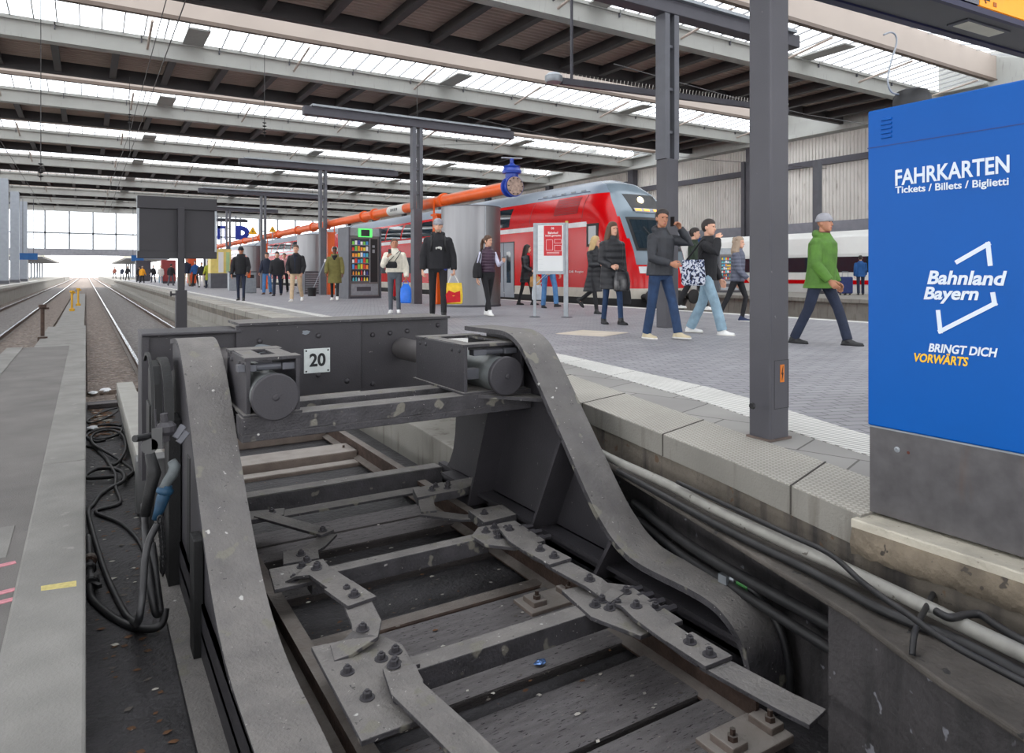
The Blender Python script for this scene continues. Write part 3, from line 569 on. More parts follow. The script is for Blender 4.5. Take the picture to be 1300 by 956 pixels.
B_ = (4.21, (95, 640))
hose('hydraulic_hose', gp(*A_, [(150, 560), (210, 620), (250, 680, .05), (262, 700, .06)], GZ) + gp(*A_, [(280, 740, .05), (280, 830, .02), (310, 950)], GZ) + gp(*B_, [(110, 40), (240, 100), (330, 180), (372, 260)], GZ), .014, 'long black hose running forward along the ditch from the coils')
hose('hydraulic_hose', gp(*A_, [(280, 745, .04), (80, 760, .02), (55, 735, .02), (140, 690, .03), (260, 688, .05), (335, 720, .05), (340, 780, .04), (250, 830, .02), (160, 890), (110, 960)], GZ) + gp(*B_, [(72, 40), (95, 150), (140, 300), (185, 420), (260, 570), (310, 625, .02)], GZ) + [aty(95 + 338 / 4.21, 640 + 628 / 4.21, 3.75), aty(95 + 362 / 4.21, 640 + 480 / 4.21, 3.8), aty(95 + 375 / 4.21, 640 + 300 / 4.21, 3.9), aty(95 + 400 / 4.21, 640 + 190 / 4.21, 4.0), aty(95 + 440 / 4.21, 640 + 110 / 4.21, 4.05)], .018, 'thick black hose looping from the ditch up to the blue valve')
hk = hose('hydraulic_hose', gp(*B_, [(72, 175, .03), (76, 260, .03), (82, 350, .03), (80, 440, .03), (95, 510), (190, 595), (300, 655), (400, 668, .02), (465, 640, .04), (485, 560, .1)], GZ), .020, 'thick black hose with rusty couplings along the kerb foot')
for (u, v, r_, l_) in ((76, 300, .045, .05), (78, 345, .04, .04), (82, 420, .05, .07), (60, 350, .03, .03)):
    p = atz(95 + u / 4.21, 640 + v / 4.21, GZ + .035); m = MB(); m.lathe(p - V((0, l_ / 2, 0)), (0.05, 1, 0), [(r_ * .8, 0), (r_, .01), (r_, l_ - .01), (r_ * .8, l_)], 14); m.build('coupling', RUST if r_ == .045 else RUBBER, hk)
m = MB(); p = atz(95 + 110 / 4.21, 640 + 430 / 4.21, GZ + .04); m.box(p - V((.012, .05, .012)), p + V((.012, .05, .012)), rz=.5); m.build('coupling_lever', RUBBER, hk)
hose('hydraulic_hose', [aty(183, 640, 4.4), aty(186, 700, 4.1), aty(191, 745, 3.95), aty(197, 777, 3.9), aty(203, 775, 3.95), aty(198, 735, 4.0), aty(193, 690, 4.1)], .018, 'slim black hose hanging in a tight loop behind the chain')
VY_ = 4.15
m = MB()
vt = empty('hydraulic_valve', aty(205, 660, VY_), 'blue valve with grey pipe elbow hanging at the left buffer frame', 'valve')
m = MB(); m.tube([aty(218, 585, VY_), aty(222, 592, VY_), aty(219, 602, VY_), aty(212, 612, VY_), aty(205, 625, VY_)], [.022, .03, .03, .026, .024], 12); m.build('pipe_elbow', mat('elbow_grey', (84, 90, 92), .6, var=.2, scale=20), vt, smooth=True)
m = MB(); m.tube([aty(212, 616, VY_), aty(207, 632, VY_), aty(202, 648, VY_), aty(197, 660, VY_)], [.028, .034, .026, .018], 14); m.lathe(aty(208, 628, VY_), (.3, 0, 1), [(.03, 0), (.044, .01), (.044, .03), (.03, .04)], 8); m.build('valve_body', mat('valve_blue', (18, 58, 84), .6, var=.3, scale=14), vt, smooth=True)
m = MB(); m.tube([aty(190, 575, VY_ + .1), aty(196, 600, VY_ + .1), aty(190, 625, VY_ + .1), aty(184, 655, VY_ + .1)], [.026, .036, .03, .026], 10); m.build('pipe_bundle', DEEPDARK, vt, smooth=True)
m = MB(); m.tube([aty(171, 557, VY_ - .15), aty(196, 553, VY_ - .05)], .018, 10); m.build('lever', BLACK, vt)
q = aty(198, 556, VY_ - .1); m = MB(); m.box(q + V((-.02, 0, -.06)), q + V((.03, .006, .05))); m.lathe(q + V((-.03, 0, -.04)), (0, 1, 0), [(.04, 0), (.04, .006)], 18); m.build('tag_plate', mat('pale_tag', (84, 84, 84), .6), vt)
for u0, v0, u1, v1 in ((222, 556, 233, 540), (226, 562, 238, 548)):
    m = MB(); m.bar(aty(u0, v0, VY_), aty(u1, v1, VY_ + .02), .035, .014, up=(0, -1, .3)); m.build('flap_plate', STEELGREY, vt, bevel=.004)
m = MB(); m.tube([aty(197, 520, VY_), aty(199, 556, VY_)], .006, 6); m.tube([aty(208, 525, VY_), aty(211, 560, VY_)], .02, 8); m.lathe(aty(211, 552, VY_), (0, 0, 1), [(.035, 0), (.05, .02), (.05, .05), (.03, .07)], 12); m.build('spindle', PAINT, vt)
# chain below the valve
ch = empty('chain', aty(204, 720, 4.05), 'dark steel chain hanging from the blue valve', 'chain')
link0 = None; n_ = 22
for i in range(n_):
    t = i / (n_ - 1); p = aty(203 + 4 * math.sin(t * 2), 660 + 66 * t, 4.05)
    if link0 is None:
        m = MB(); m.tube([(.011 * math.cos(a), 0, .022 * math.sin(a)) for a in [6.283 * j / 12 for j in range(13)]], .005, 6, cap=False); link0 = m.build('link', BLACK, ch, local=True, smooth=True); link0.location = p - ch.location
    else:
        c = dup(link0, ch, p); c.rotation_euler = (0, 0, 1.57 * (i % 2))
# ================================================================ pipes and cables along the pit wall (each hugs the wall line)
def wl(y, off, z): return V((xs(LD, y) + off, y, z))
pp = [atz(u, v, -.21) for u, v in ((782, 585), (850, 616), (900, 643), (1000, 690), (1060, 716), (1100, 735), (1180, 773), (1240, 802), (1320, 840))]
pp = [V((2.90, 3.9, -.21))] + pp[0:]
hose('conduit_pipe', sorted([p for p in pp], key=lambda p: -p.y), .026, 'pale grey metal conduit running along the pit wall below the platform edge', 'pipe', mat('pale_conduit', (150, 148, 142), .5, .2, var=.14, scale=14, speck=[(22, .68, (96, 90, 84))]))
hose('power_cable', [atz(u, v, -.25) for u, v in ((785, 598), (850, 634), (905, 664), (960, 692), (1010, 716), (1060, 742), (1110, 770), (1160, 792), (1200, 806), (1240, 825), (1310, 862))], .018, 'thick lumpy black cable just below the pale conduit', 'cable')
hose('power_cable', [atz(u, v, -.16) for u, v in ((860, 612), (930, 645), (1000, 678), (1040, 696), (1065, 712), (1090, 735), (1120, 758), (1150, 778), (1180, 800), (1215, 822), (1260, 846), (1310, 872))], .011, 'slim black cable crossing over the pale conduit', 'cable')
hose('power_cable', [atz(u, v, -.18) for u, v in ((1188, 776), (1205, 784), (1225, 781), (1243, 780), (1262, 792), (1285, 806), (1315, 822))], .013, 'short black cable with clamp above the pale conduit, near the ticket machine', 'cable')
hc = hose('power_cable', [aty(1196, 736, 1.36), aty(1188, 748, 1.33), aty(1176, 771, 1.28), aty(1166, 790, 1.24), aty(1160, 810, 1.22), aty(1158, 832, 1.21)], .010, 'black cable coming out of the wall hole and drooping over the conduit', 'cable')
m = MB(); m.lathe(aty(1197, 734, 1.39), (-.6, -.5, -.3), [(.03, 0), (.034, .015), (.034, .04), (.024, .05)], 14); m.build('cable_gland', RUBBER, hc)
hose('lower_cable', [atz(u, v, -.47) for u, v in ((806, 638), (850, 674), (900, 708), (950, 737), (1000, 764), (1050, 792), (1095, 818))], .028, 'black cable tube running low along the pit wall', 'cable')
cc = [atz(u, v, -.47) for u, v in ((1090, 815), (1120, 832), (1150, 846), (1200, 872))]
P = smooth_path(cc, 14); m = MB(); m.tube(P, [.036 if i % 2 else .030 for i in range(len(P))], 12); co = m.build('corrugated_conduit', RUBBER, base=P[0], label='ribbed black conduit end with a metal band low on the pit wall', cat='conduit')
m = MB(); q = atz(1184, 864, -.47); q2 = atz(1177, 860, -.47); m.tube([q, q2], .041, 16); m.build('metal_band', GALV, co)
hose('lower_cable', [atz(u, v, -.56) for u, v in ((812, 660), (860, 700), (930, 745), (1000, 790), (1060, 828), (1120, 870))], .024, 'second black tube, lowest on the pit wall', 'cable')
hose('cable_tie', [aty(1046, 722, 1.86), aty(1048, 708, 1.86), aty(1053, 700, 1.86)], .006, 'small black tie around the pale conduit', 'cable tie', BLACK)
# wire hanging on the far pit wall behind the right frame
hose('wall_wire', [V((3.34, 5.72, z)) for z in (-.12, -.2)] + [V((3.33, 5.70, -.35)), V((3.345, 5.74, -.5)), V((3.335, 5.72, -.62))], .008, 'thin black wire hanging down the platform wall behind the buffer stop', 'wire', BLACK)
# ================================================================ ticket machine
BLUE = mat('ticket_blue', (0, 84, 166), .4, var=.03, spec=.2)
BRUSH = mat('brushed_steel', (104, 102, 104), .42, .75, var=.16, scale=5, streak=((112, 92, 80), .66), stretch=(1, 3, 3), speck=[(17, .78, (150, 150, 152))])
MX = 2.66
Pt = atx(1104.5, 141, MX); Pm = atx(1102, 539, MX); Pb = atx(1101.5, 650, MX); YM = Pb.y; zt = Pt.z; zm = Pm.z
tm = empty('ticket_machine', (MX + .3, YM - .55, 0), 'tall blue ticket machine with FAHRKARTEN lettering at the right edge', 'ticket machine')
m = MB(); m.box((MX, YM - 1.05, zm), (MX + .62, YM, zt)); m.build('cabinet', BLUE, tm, bevel=.006)
m = MB(); m.box((MX + .006, YM - 1.04, .0), (MX + .61, YM - .004, zm - .004)); bs = m.build('base', BRUSH, tm, bevel=.003)
m = MB(); m.box((MX - .001, YM - 1.05, zm - .006), (MX + .62, YM, zm + .0)); m.build('trim_strip', GALV, tm)
sz = atx(1105, 188, MX).z; m = MB(); m.box((MX - .0012, YM - 1.05, sz - .002), (MX + .004, YM, sz + .002)); m.build('seam', mat('seam_blue', (0, 50, 120), .5), tm)
for i in range(5):
    a = atx(1119, 152.5 + 5.6 * i, MX); b_ = atx(1132.5, 150 + 5.6 * i, MX); m = MB(); m.box((MX - .006, b_.y, a.z - .005), (MX + .002, a.y, a.z + .004)); m.build('vent_louvre', BLUE, tm, bevel=.002)
p = atx(1138, 571, MX); m = MB(); m.lathe((MX + .006, p.y, p.z), (-1, 0, 0), [(.011, 0), (.011, .003), (.005, .004), (.005, .001)], 16); m.build('lock', GALV, bs)
p = atx(1152, 575, MX); m = MB(); m.lathe((MX + .006, p.y, p.z), (-1, 0, 0), [(.006, 0), (.005, .001)], 12); m.build('rust_spot', mat('rust_spot', (92, 48, 38), .9), bs)
LET = mat('lettering_white', (214, 224, 234), .5, var=.02); YEL = mat('lettering_yellow', (240, 186, 30), .5, var=.02)
def mtext(body, u0, v0b, u1, v1b, hpx, mt, bold=.02, shear=0.):
    a = atx(u0, v0b, MX); b = atx(u1, v1b, MX); top = atx(u0, v0b - hpx, MX); text('lettering', body, mt, tm, (MX - .0012, a.y, a.z), (0, b.y - a.y, (b.z - a.z)), (0, 0, 1), abs(a.y - b.y), top.z - a.z, ext=.0015, bold=bold, shear=shear)
mtext('FAHRKARTEN', 1137, 236, 1282, 219, 20, LET, .022)
mtext('Tickets / Billets / Biglietti', 1137, 248.5, 1281, 238, 11.5, LET, .02)
mtext('Bahnland', 1177.5, 361, 1279, 363, 17.5, LET, .03, .22)
mtext('Bayern', 1173, 385, 1243, 386.5, 21, LET, .03, .22)
mtext('BRINGT DICH', 1179, 446.5, 1267, 454, 11, LET, .03, .22)
mtext('VORWÄRTS', 1161, 459, 1230, 465.5, 13.5, YEL, .03, .22)
for pts in ([(1213.4, 333.5), (1254.5, 310), (1257.5, 337.5)], [(1191, 393.5), (1194, 420.5), (1263, 385.5), (1260.5, 371)]):
    P = [atx(u, v, MX) for u, v in pts]; m = MB(); w = .0075
    for i in range(len(P) - 1):
        d = (P[i + 1] - P[i]).normalized(); a = P[i] - (d * w if i > 0 else d * 0); b_ = P[i + 1] + (d * w if i < len(P) - 2 else d * 0); m.bar(V((MX - .001, a.y, a.z)), V((MX - .001, b_.y, b_.z)), .002, w * 2, up=(0, -d.z, d.y)) if False else m.bar(V((MX - .001 - .0004 * i, a.y, a.z)), V((MX - .001 - .0004 * i, b_.y, b_.z)), w * 2, .002, up=(1, 0, 0))
    m.build('logo_bracket', LET, tm)
# plinth ledge the machine stands on
m = MB(); m.box((2.56, .6, -.05), (MX + .7, YM + .01, -.012)); m.build('trim_plinth', mat('worn_plinth', (176, 170, 156), .8, var=.15, scale=8, bump=.3, speck=[(30, .68, (128, 122, 110))]), base=(MX, YM - .5, -.13), kind='structure', bevel=.006)
m = MB(); rng = random.Random(4); rings = []
for i in range(40):
    y = .6 + (YM + .0 - .6) * i / 39; rings.append([(2.555 - .012 * rng.random(), y, -.045), (2.55 - .018 * rng.random(), y, -.09 - .02 * rng.random()), (2.557 - .008 * rng.random(), y, -.14 - .012 * rng.random()), (MX + .1, y, -.17), (MX + .1, y, -.045)])
m.loft(rings); m.build('wall_crumbled', CONCB, smooth=True, base=(MX, YM - .5, -.2), kind='structure')
# speaker dome on a bracket behind the machine (black dome camera on a pole)
dp = atx(1158, 130, 2.85); dm = empty('rooftop_antenna', (dp.x, dp.y, zt), 'black domed antenna on top of the blue ticket machine', 'antenna')
m = MB(); m.lathe((dp.x, dp.y, zt - .005), (0, 0, 1), [(.068, 0), (.070, .05), (.068, .075), (.056, .095), (.03, .105), (.008, .108)], 24); m.build('dome', BLACK, dm, smooth='auto')
hose('antenna_cable', [aty(u, v, dp.y + .02) for u, v in ((1142, 120), (1131, 116), (1127, 100), (1132, 76), (1138, 56), (1137, 45), (1131, 41), (1122, 44))], .0035, 'thin pale cable rising from the black antenna', 'cable', LIGHTSTEEL)
# ================================================================ steel posts
cb_ = atz(976, 559, 0)
m = MB(); px, py = 3.36, 2.66
st = empty('steel_column', (px, py, 0), 'big square grey steel column at the platform edge, nearest of all columns', 'column')
q0 = atz(978, 561, 0); CX_, CY_ = .165, .15
m.box((q0.x, q0.y, 0), (q0.x + CX_, q0.y + CY_, 10.2)); m.build('shaft', COLPAINT, st, bevel=.012)
m = MB(); m.box((q0.x - .01, q0.y - .01, 0), (q0.x + CX_ + .01, q0.y + CY_ + .01, .012)); m.build('foot_plate', mat('rusty_foot', (96, 84, 78), .8, var=.3, scale=12), st)
sp_ = aty(993, 474, q0.y - .001); m = MB(); m.box((sp_.x - .018, q0.y - .002, sp_.z - .05), (sp_.x + .018, q0.y + .001, sp_.z + .05)); stk = m.build('sticker', mat('sticker_orange', (214, 118, 20), .5), st)
m = MB(); m.prism([(-.004, -.04), (.009, .004), (.001, .002), (.006, .04), (-.009, -.006), (-.001, -.004)], lambda a, b, t: (sp_.x + a, t, sp_.z + b), q0.y - .004, q0.y - .002); m.build('lightning_symbol', BLACK, stk)
ha = aty(983, 520, q0.y); hb = aty(1001, 456, q0.y); m = MB(); [m.box((xa, q0.y - .0012, za), (xb, q0.y + .001, zb)) for xa, xb, za, zb in ((ha.x, hb.x, ha.z, ha.z + .003), (ha.x, hb.x, hb.z - .003, hb.z), (ha.x, ha.x + .002, ha.z, hb.z), (hb.x - .002, hb.x, ha.z, hb.z))]; m.build('hatch_outline', DEEPDARK, st)
m = MB(); m.lathe(aty(957, 515, q0.y + .05) + V((-.01, 0, 0)), (-1, 0, 0), [(.02, 0), (.016, .012)], 10); m.build('plug', BLACK, st)
def tpost(y, x, label, spikes=False, arms=True):
    t = empty('lamp_post', (x, y, 0), label, 'lamp post', 'T-shaped lamp posts along the platform')
    m = MB(); m.box((x - .14, y - .13, 0), (x + .14, y + .13, 2.95)); m.build('lower_shaft', STEELGREY if not spikes else COLPAINT, t, bevel=.01)
    for dx in (-.11, .11):
        m = MB(); m.box((x + dx - .055, y - .12, 2.95), (x + dx + .055, y + .12, 5.5)); m.build('upper_channel', LIGHTSTEEL if not arms else STEELGREY, t)
    for z in (3.4, 4.15, 4.9):
        m = MB(); m.box((x - .11, y - .08, z), (x + .11, y + .08, z + .05)); m.build('spacer', STEELGREY, t)
    m = MB(); m.box((x - 3.5, y - .14, 5.48), (x + 3.5, y + .14, 5.72)); m.build('lamp_arm', DARKSTEEL, t, bevel=.01)
    m = MB(); m.box((x - 3.3, y - .22, 5.72), (x + 3.3, y + .22, 5.78)); m.build('lamp_tray', GALV, t)
    return t
LBL = ['tall T-shaped lamp post in front of the red train, nearest of the row', 'T-shaped lamp post between the man in white jacket and the man in black hoodie', 'T-shaped lamp post beside the vending machine with snacks', 'T-shaped lamp post third behind the vending machine, by the man in blue jacket', 'T-shaped lamp post far down the platform by the pipe end', 'farthest T-shaped lamp post on the platform']
for i, (y, x) in enumerate(((8.95, 8.72), (19.95, 8.78), (30.4, 8.9), (42.2, 8.85), (53.6, 8.8), (65, 8.8))): tpost(y, x, LBL[i], i == 0)
# lower catenary arm with bird spikes and loudspeaker on the nearest lamp post
ar = empty('spiked_arm', (8.7, 14.3, 4.3), 'long dark arm with bird spikes and a round loudspeaker, behind the nearest lamp post', 'support arm')
pa = atx(700, 100, 8.0); d0 = 12.7
A0 = aty(712, 103, d0); A1 = aty(1000, 140, d0); m = MB(); m.bar(A0, A1, .12, .14); m.build('arm', DARKSTEEL, ar)
m = MB(); m.tube([(0, 0, 0), (.03, 0, .14)], .006, 4); sk = m.build('bird_spike', mat('spike', (214, 210, 200), .5), ar, local=True); sk.location = A0 + V((0, 0, .06)) - V(ar.location)
for i in range(1, 70): dup(sk, ar, A0.lerp(A1, i / 69) + V((0, 0, .06)))
m = MB(); m.lathe(aty(703, 98, d0) + V((0, 0, -.12)), (0, 0, 1), [(.02, 0), (.17, .0), (.2, .06), (.2, .14), (.14, .2)], 24); m.build('loudspeaker', GALV, ar, smooth='auto')
m = MB(); m.bar(A0 + V((.3, 0, .05)), A0 + V((.3, 0, 5.4)), .05, .05); m.build('hanger', DARKSTEEL, ar); m = MB(); m.bar(A1 + V((-.3, 0, .05)), A1 + V((-.3, 0, 5.2)), .05, .05); m.build('hanger', DARKSTEEL, ar)
# big roof columns on the left platform
for i, y in enumerate((76., 87.5, 99.)):
    lab = ('broad grey roof column on the left platform, nearest of three', 'broad grey roof column on the left platform, middle of three', 'broad grey roof column on the left platform, farthest of three')[i]
    c = empty('roof_column', (-6.2, y, 0), lab, 'column', 'roof columns on the left platform')
    m = MB(); m.box((-6.6, y - .35, 0), (-5.85, y + .35, SKYH - .2)); m.build('shaft', LIGHTSTEEL, c, bevel=.02)
    m = MB(); m.box((-6.65, y - .4, 0), (-5.8, y + .4, .3)); m.build('plinth', STEELGREY, c)
# ================================================================ steel cylinders, orange pipe
CYL = mat('cylinder_sheet', (128, 128, 130), .36, .85, var=.08, scale=2, stretch=(3, 3, .2))
for i, (x, y, r, h, lab) in enumerate(((9.55, 17.8, .86, 2.86, 'large shiny steel cylinder casing behind the woman in purple vest'), (9.35, 33.3, .80, 2.78, 'steel cylinder casing behind the man in beige trousers'), (9.3, 47.5, .80, 2.72, 'farthest steel cylinder casing, behind the man in black beanie'))):
    c = empty('steel_cylinder', (x, y, 0), lab, 'steel cylinder', 'steel cylinder casings')
    m = MB(); m.lathe((x, y, .03), (0, 0, 1), [(r, 0), (r, h - .03)], 64); m.build('shell', CYL, c, smooth='auto')
    m = MB(); m.lathe((x, y, 0), (0, 0, 1), [(r + .015, 0), (r + .015, .06)], 64); m.build('base_ring', DARKSTEEL, c)
    m = MB(); m.lathe((x, y, h - .02), (0, 0, 1), [(r + .008, 0), (r + .008, .03), (r - .05, .035)], 64); m.build('rim', STEELGREY, c)
    m = MB(); m.box((x - .012, y - r - .006, .06), (x + .012, y - r + .02, h)); m.build('seam_strip', GALV, c)
ORA = mat('pipe_orange', (226, 92, 22), .4, var=.06, dust_sky=((150, 140, 130), .75))
PX, PZ = 9.3, 3.17
pi = empty('orange_pipe', (PX, 15.2, PZ), 'long orange pipe with blue end valve running above the platform', 'pipe')
m = MB(); m.lathe((PX, 15.3, PZ), (0, 1, 0), [(.165, 0), (.165, 62)], 28); m.build('pipe_run', ORA, pi, smooth='auto')
for y in (19.0, 24.9, 26.1, 31, 33.2, 36, 40.2, 45, 50, 56, 62):
    m = MB(); m.lathe((PX, y, PZ), (0, 1, 0), [(.17, 0), (.225, .01), (.225, .09), (.17, .10)], 24); m.build('flange', ORA, pi)
for y in (19.4, 30.6, 44., 58.):
    m = MB(); m.box((PX - .16, y - .16, 0), (PX + .16, y + .16, 2.75)); s = m.build('support_leg', ORA, pi, bevel=.02)
    m = MB(); m.box((PX - .2, y - .2, 2.72), (PX + .2, y + .2, 2.78)); m.box((PX - .2, y - .03, 2.78), (PX - .16, y + .03, 3.2)); m.box((PX + .16, y - .03, 2.78), (PX + .2, y + .03, 3.2)); m.build('saddle', ORA, s)
VB = mat('valve_royal_blue', (18, 58, 158), .35, var=.08)
m = MB(); m.lathe((PX, 14.98, PZ), (0, 1, 0), [(.15, 0), (.27, 0), (.27, .05), (.2, .07), (.2, .2), (.26, .22), (.26, .27), (.17, .28)], 28); v = m.build('valve', VB, pi, smooth='auto')
m = MB(); m.lathe((PX, 15.12, PZ + .1), (0, 0, 1), [(.16, 0), (.17, .22), (.24, .24), (.25, .30), (.2, .38), (.22, .42), (.1, .46), (.05, .5), (.05, .62)], 24); m.build('valve_bonnet', VB, v, smooth='auto')
m = MB(); m.lathe((PX, 15.12, PZ + .70), (0, 0, 1), [(.03, 0), (.03, .05)], 10); m.bar((PX - .3, 15.12, PZ + .72), (PX + .3, 15.12, PZ + .75), .06, .03); m.build('handwheel', GALV, v)
m = MB(); m.lathe((PX, 14.97, PZ), (0, -1, 0), [(.24, 0), (.24, .03), (.15, .035)], 28); bf = m.build('blind_flange', mat('worn_flange', (150, 128, 116), .45, .5, var=.35, scale=14), pi)
for i in range(10):
    a = 6.283 * i / 10; m = MB(); m.lathe((PX + .205 * math.cos(a), 14.94, PZ + .205 * math.sin(a)), (0, -1, 0), [(.02, 0), (.018, .02)], 6); m.build('bolt', RUST, bf)
lp = aty(514, 272, 22.6); m = MB(); m.tube([(PX, 22.0, PZ), (PX, 23.4, PZ)], .168, 28); pb = m.build('pipe_label', mat('label_white', (214, 214, 210), .5, var=.05), pi, smooth=True)
m = MB()
for i in range(6): m.box((PX - .169, 22.95 - .11 * i, PZ - .05), (PX - .16, 23.02 - .11 * i, PZ + .04))
m.build('label_marks', BLACK, pb)
WY = mat('warning_yellow', (238, 178, 20), .5)
for i, (u, v) in enumerate(((321, 293), (346, 291))):
    y = 42.5 if i == 0 else 38.5; p = aty(u, v, y) ; w_s = empty('warning_sign', (p.x, p.y, p.z - .3), ('yellow triangular warning sign above the orange pipe, larger one', 'yellow triangular warning sign above the orange pipe, smaller one to its right')[i], 'warning sign', 'yellow warning signs on the pipe')
    m = MB(); s = .26 if i == 0 else .2; m.prism([(-s, -s * .8), (s, -s * .8), (0, s)], lambda a, b, t: (p.x + a, t, p.z + b), p.y, p.y + .02); pn = m.build('panel', WY, w_s)
    m = MB(); m.prism([(-.02, -.1), (.05, .02), (0, .02), (.02, .12), (-.05, -.01), (0, -.01)], lambda a, b, t: (p.x + a * s * 4, t, p.z + b * s * 4 - .03), p.y - .004, p.y); m.build('bolt_symbol', BLACK, pn)
    m = MB(); m.bar((p.x, p.y + .03, p.z - .75), (p.x, p.y + .03, p.z + .1), .04, .04); m.build('post', GALV, w_s)
# ================================================================ information board on the platform
ib = empty('information_board', (8.55, 12.5, 0), 'grey two-post information board with a red poster, in front of the red train', 'information board')
L0 = atz(679, 402.5, 0); R0 = atz(719.5, 403, 0); ax = (R0 - L0).normalized(); nx = V((ax.y, -ax.x, 0))
if nx.y > 0: nx = -nx
ztop = 2.04; zbt = .93
for p in (L0, R0):
    m = MB(); m.bar(p, p + V((0, 0, ztop)), .06, .06, up=nx); po = m.build('post', GALV, ib)
    m = MB(); m.lathe(p, (0, 0, 1), [(.12, 0), (.12, .012), (.05, .02)], 20); m.build('foot_plate', DARKSTEEL, po)
m = MB(); q = R0 - nx * .0 + ax * -.06 - nx * .16; m.bar(q, q + V((0, 0, ztop)), .05, .05, up=nx); m.build('post', GALV, ib)
m = MB(); m.lathe(R0 + V((0, 0, ztop)), (0, 0, 1), [(.035, 0), (.035, .03), (.02, .04)], 12); m.build('post_cap', mat('cap_yellow', (186, 160, 60), .5), ib)
def bp(a, z, o=0.): return L0 + ax * a + nx * o + V((0, 0, z))
Wb = (R0 - L0).length
def pan(name, a0, a1, z0, z1, o0, o1, mt, par):
    m = MB(); m.add([bp(a0, z0, o0), bp(a1, z0, o0), bp(a1, z1, o0), bp(a0, z1, o0), bp(a0, z0, o1), bp(a1, z0, o1), bp(a1, z1, o1), bp(a0, z1, o1)], [(0, 1, 2, 3), (7, 6, 5, 4), (0, 4, 5, 1), (1, 5, 6, 2), (2, 6, 7, 3), (3, 7, 4, 0)]); return m.build(name, mt, par)
cs = pan('display_case', .03, Wb - .04, zbt, ztop - .0, -.04, .012, GALV, ib)
pan('timetable_sheet', .07, Wb - .08, zbt + .07, ztop - .05, .012, .016, mat('paper_white', (222, 224, 224), .6, var=.03), cs)
ps = pan('red_poster', .20, Wb - .10, 1.33, ztop - .06, .016, .019, mat('poster_red', (196, 22, 34), .5, var=.03), cs)
def ptx(b, a, z, w, h, bold=.02): text('lettering', b, WHITE, ps, bp(a, z, .0195), ax, (0, 0, 1), w, h, bold=bold)
ptx('DB', Wb * .52, 1.90, .06, .045); ptx('Bahnhof', Wb * .42, 1.80, .22, .05); ptx('leicht gemacht.', Wb * .34, 1.735, .34, .05)
for a0, z0, w_, h_ in ((.25, 1.45, .14, .22), (.43, 1.60, .15, .08), (.43, 1.43, .15, .12)):
    for (x0, z_, x1, z1_) in ((a0, z0, a0 + w_, z0 + .006), (a0, z0 + h_, a0 + w_, z0 + h_ + .006), (a0, z0, a0 + .006, z0 + h_), (a0 + w_, z0, a0 + w_ + .006, z0 + h_)): pan('poster_line', x0, x1, z_, z1_, .019, .0195, WHITE, ps)
for z_ in (1.37, 1.40): pan('poster_line', .26, Wb - .16, z_, z_ + .008, .019, .0195, WHITE, ps)
for i in range(9): pan('timetable_row', .08, .18 if i > 2 else .18, 1.05 + .1 * i, 1.052 + .1 * i, .016, .0165, GALV, cs)
# ================================================================ vending machines
def vending(loc, rz, w, d, h, label, cols, head=True):
    v = empty('vending_machine', loc, label, 'vending machine', None, rz); x0 = -w / 2
    FR_ = mat('vending_grey', (116, 110, 110), .45, .3, var=.08)
    def P(name, lo, hi, mt, par=v, bev=.0):
        m = MB(); m.box(lo, hi); return m.build(name, mt, par, local=True, bevel=bev)
    P('cabinet', (x0 + .06, .0, .0), (-x0 - .06, d, h - .3), FR_, bev=.02)
    P('side_panel', (x0, -.06, 0), (x0 + .07, d + .06, h), STEELGREY); P('side_panel', (-x0 - .07, -.06, 0), (-x0, d + .06, h), STEELGREY)
    m = MB(); m.add([(x0 + .07, -.05, h - .32), (-x0 - .07, -.05, h - .32), (-x0 - .07, -.02, h - .02), (x0 + .07, -.02, h - .02), (x0 + .07, .2, h), (-x0 - .07, .2, h), (-x0 - .07, .2, h - .32), (x0 + .07, .2, h - .32)], [(0, 1, 2, 3), (3, 2, 5, 4), (4, 5, 6, 7), (0, 3, 4, 7), (1, 6, 5, 2), (0, 7, 6, 1)]); m.build('header', GALV, v, local=True)
    gs = P('display_window', (x0 + .14, -.004, .62), (.2, .01, h - .42), mat('vend_inside', (34, 44, 58), .3), bev=.0)
    P('payment_panel', (.24, -.012, .62), (-x0 - .14, .01, h - .42), BLACK)
    P('frame_strip', (.2, -.015, .6), (.24, .012, h - .4), GALV)
    P('dispenser', (x0 + .12, -.03, .12), (-x0 - .12, .01, .55), GALV, bev=.01); P('flap', (x0 + .35, -.036, .28), (.25, -.028, .44), DARKSTEEL)
    P('plinth', (x0 + .07, -.02, 0), (-x0 - .07, .02, .08), DARKSTEEL)
    if head:
        hp = P('light_panel', (-.28, -.075, h - .36), (.28, -.055, h - .04), mat('vend_green', (90, 236, 110), .4, emit=.9)); P('screen', (-.18, -.082, h - .33), (.18, -.074, h - .08), mat('vend_screen', (30, 42, 44), .3), hp)
    P('card_reader', (.32, -.02, h - .75), (.42, -.01, h - .66), GALV); P('keypad', (.32, -.02, h - .95), (.42, -.01, h - .82), GALV)
    rng = random.Random(len(label)); rows = 7; wcol = (.2 - x0 - .2) / 6; rowh = (h - .42 - .66) / rows
    pm = [mat('pack_%d' % i, c, .4, emit=.12) for i, c in enumerate(cols)]  # a faint glow is added to the packs' own colours
    for r in range(rows):
        z = .66 + rowh * r; P('shelf', (x0 + .15, -.012, z - .02), (.19, 0., z), GALV, gs)
        for c in range(6):
            xx = x0 + .17 + wcol * c; hh = rowh * rng.uniform(.5, .8); m = MB()
            if r in (0, 1): m.lathe((xx + wcol * .4, -.02, z), (0, 0, 1), [(.028, 0), (.03, hh * .6), (.012, hh * .85), (.012, hh)], 8)
            else: m.box((xx, -.03, z), (xx + wcol * .72, -.008, z + hh))
            m.build('snack_pack', pm[rng.randrange(len(pm))], gs, local=True)
    return v
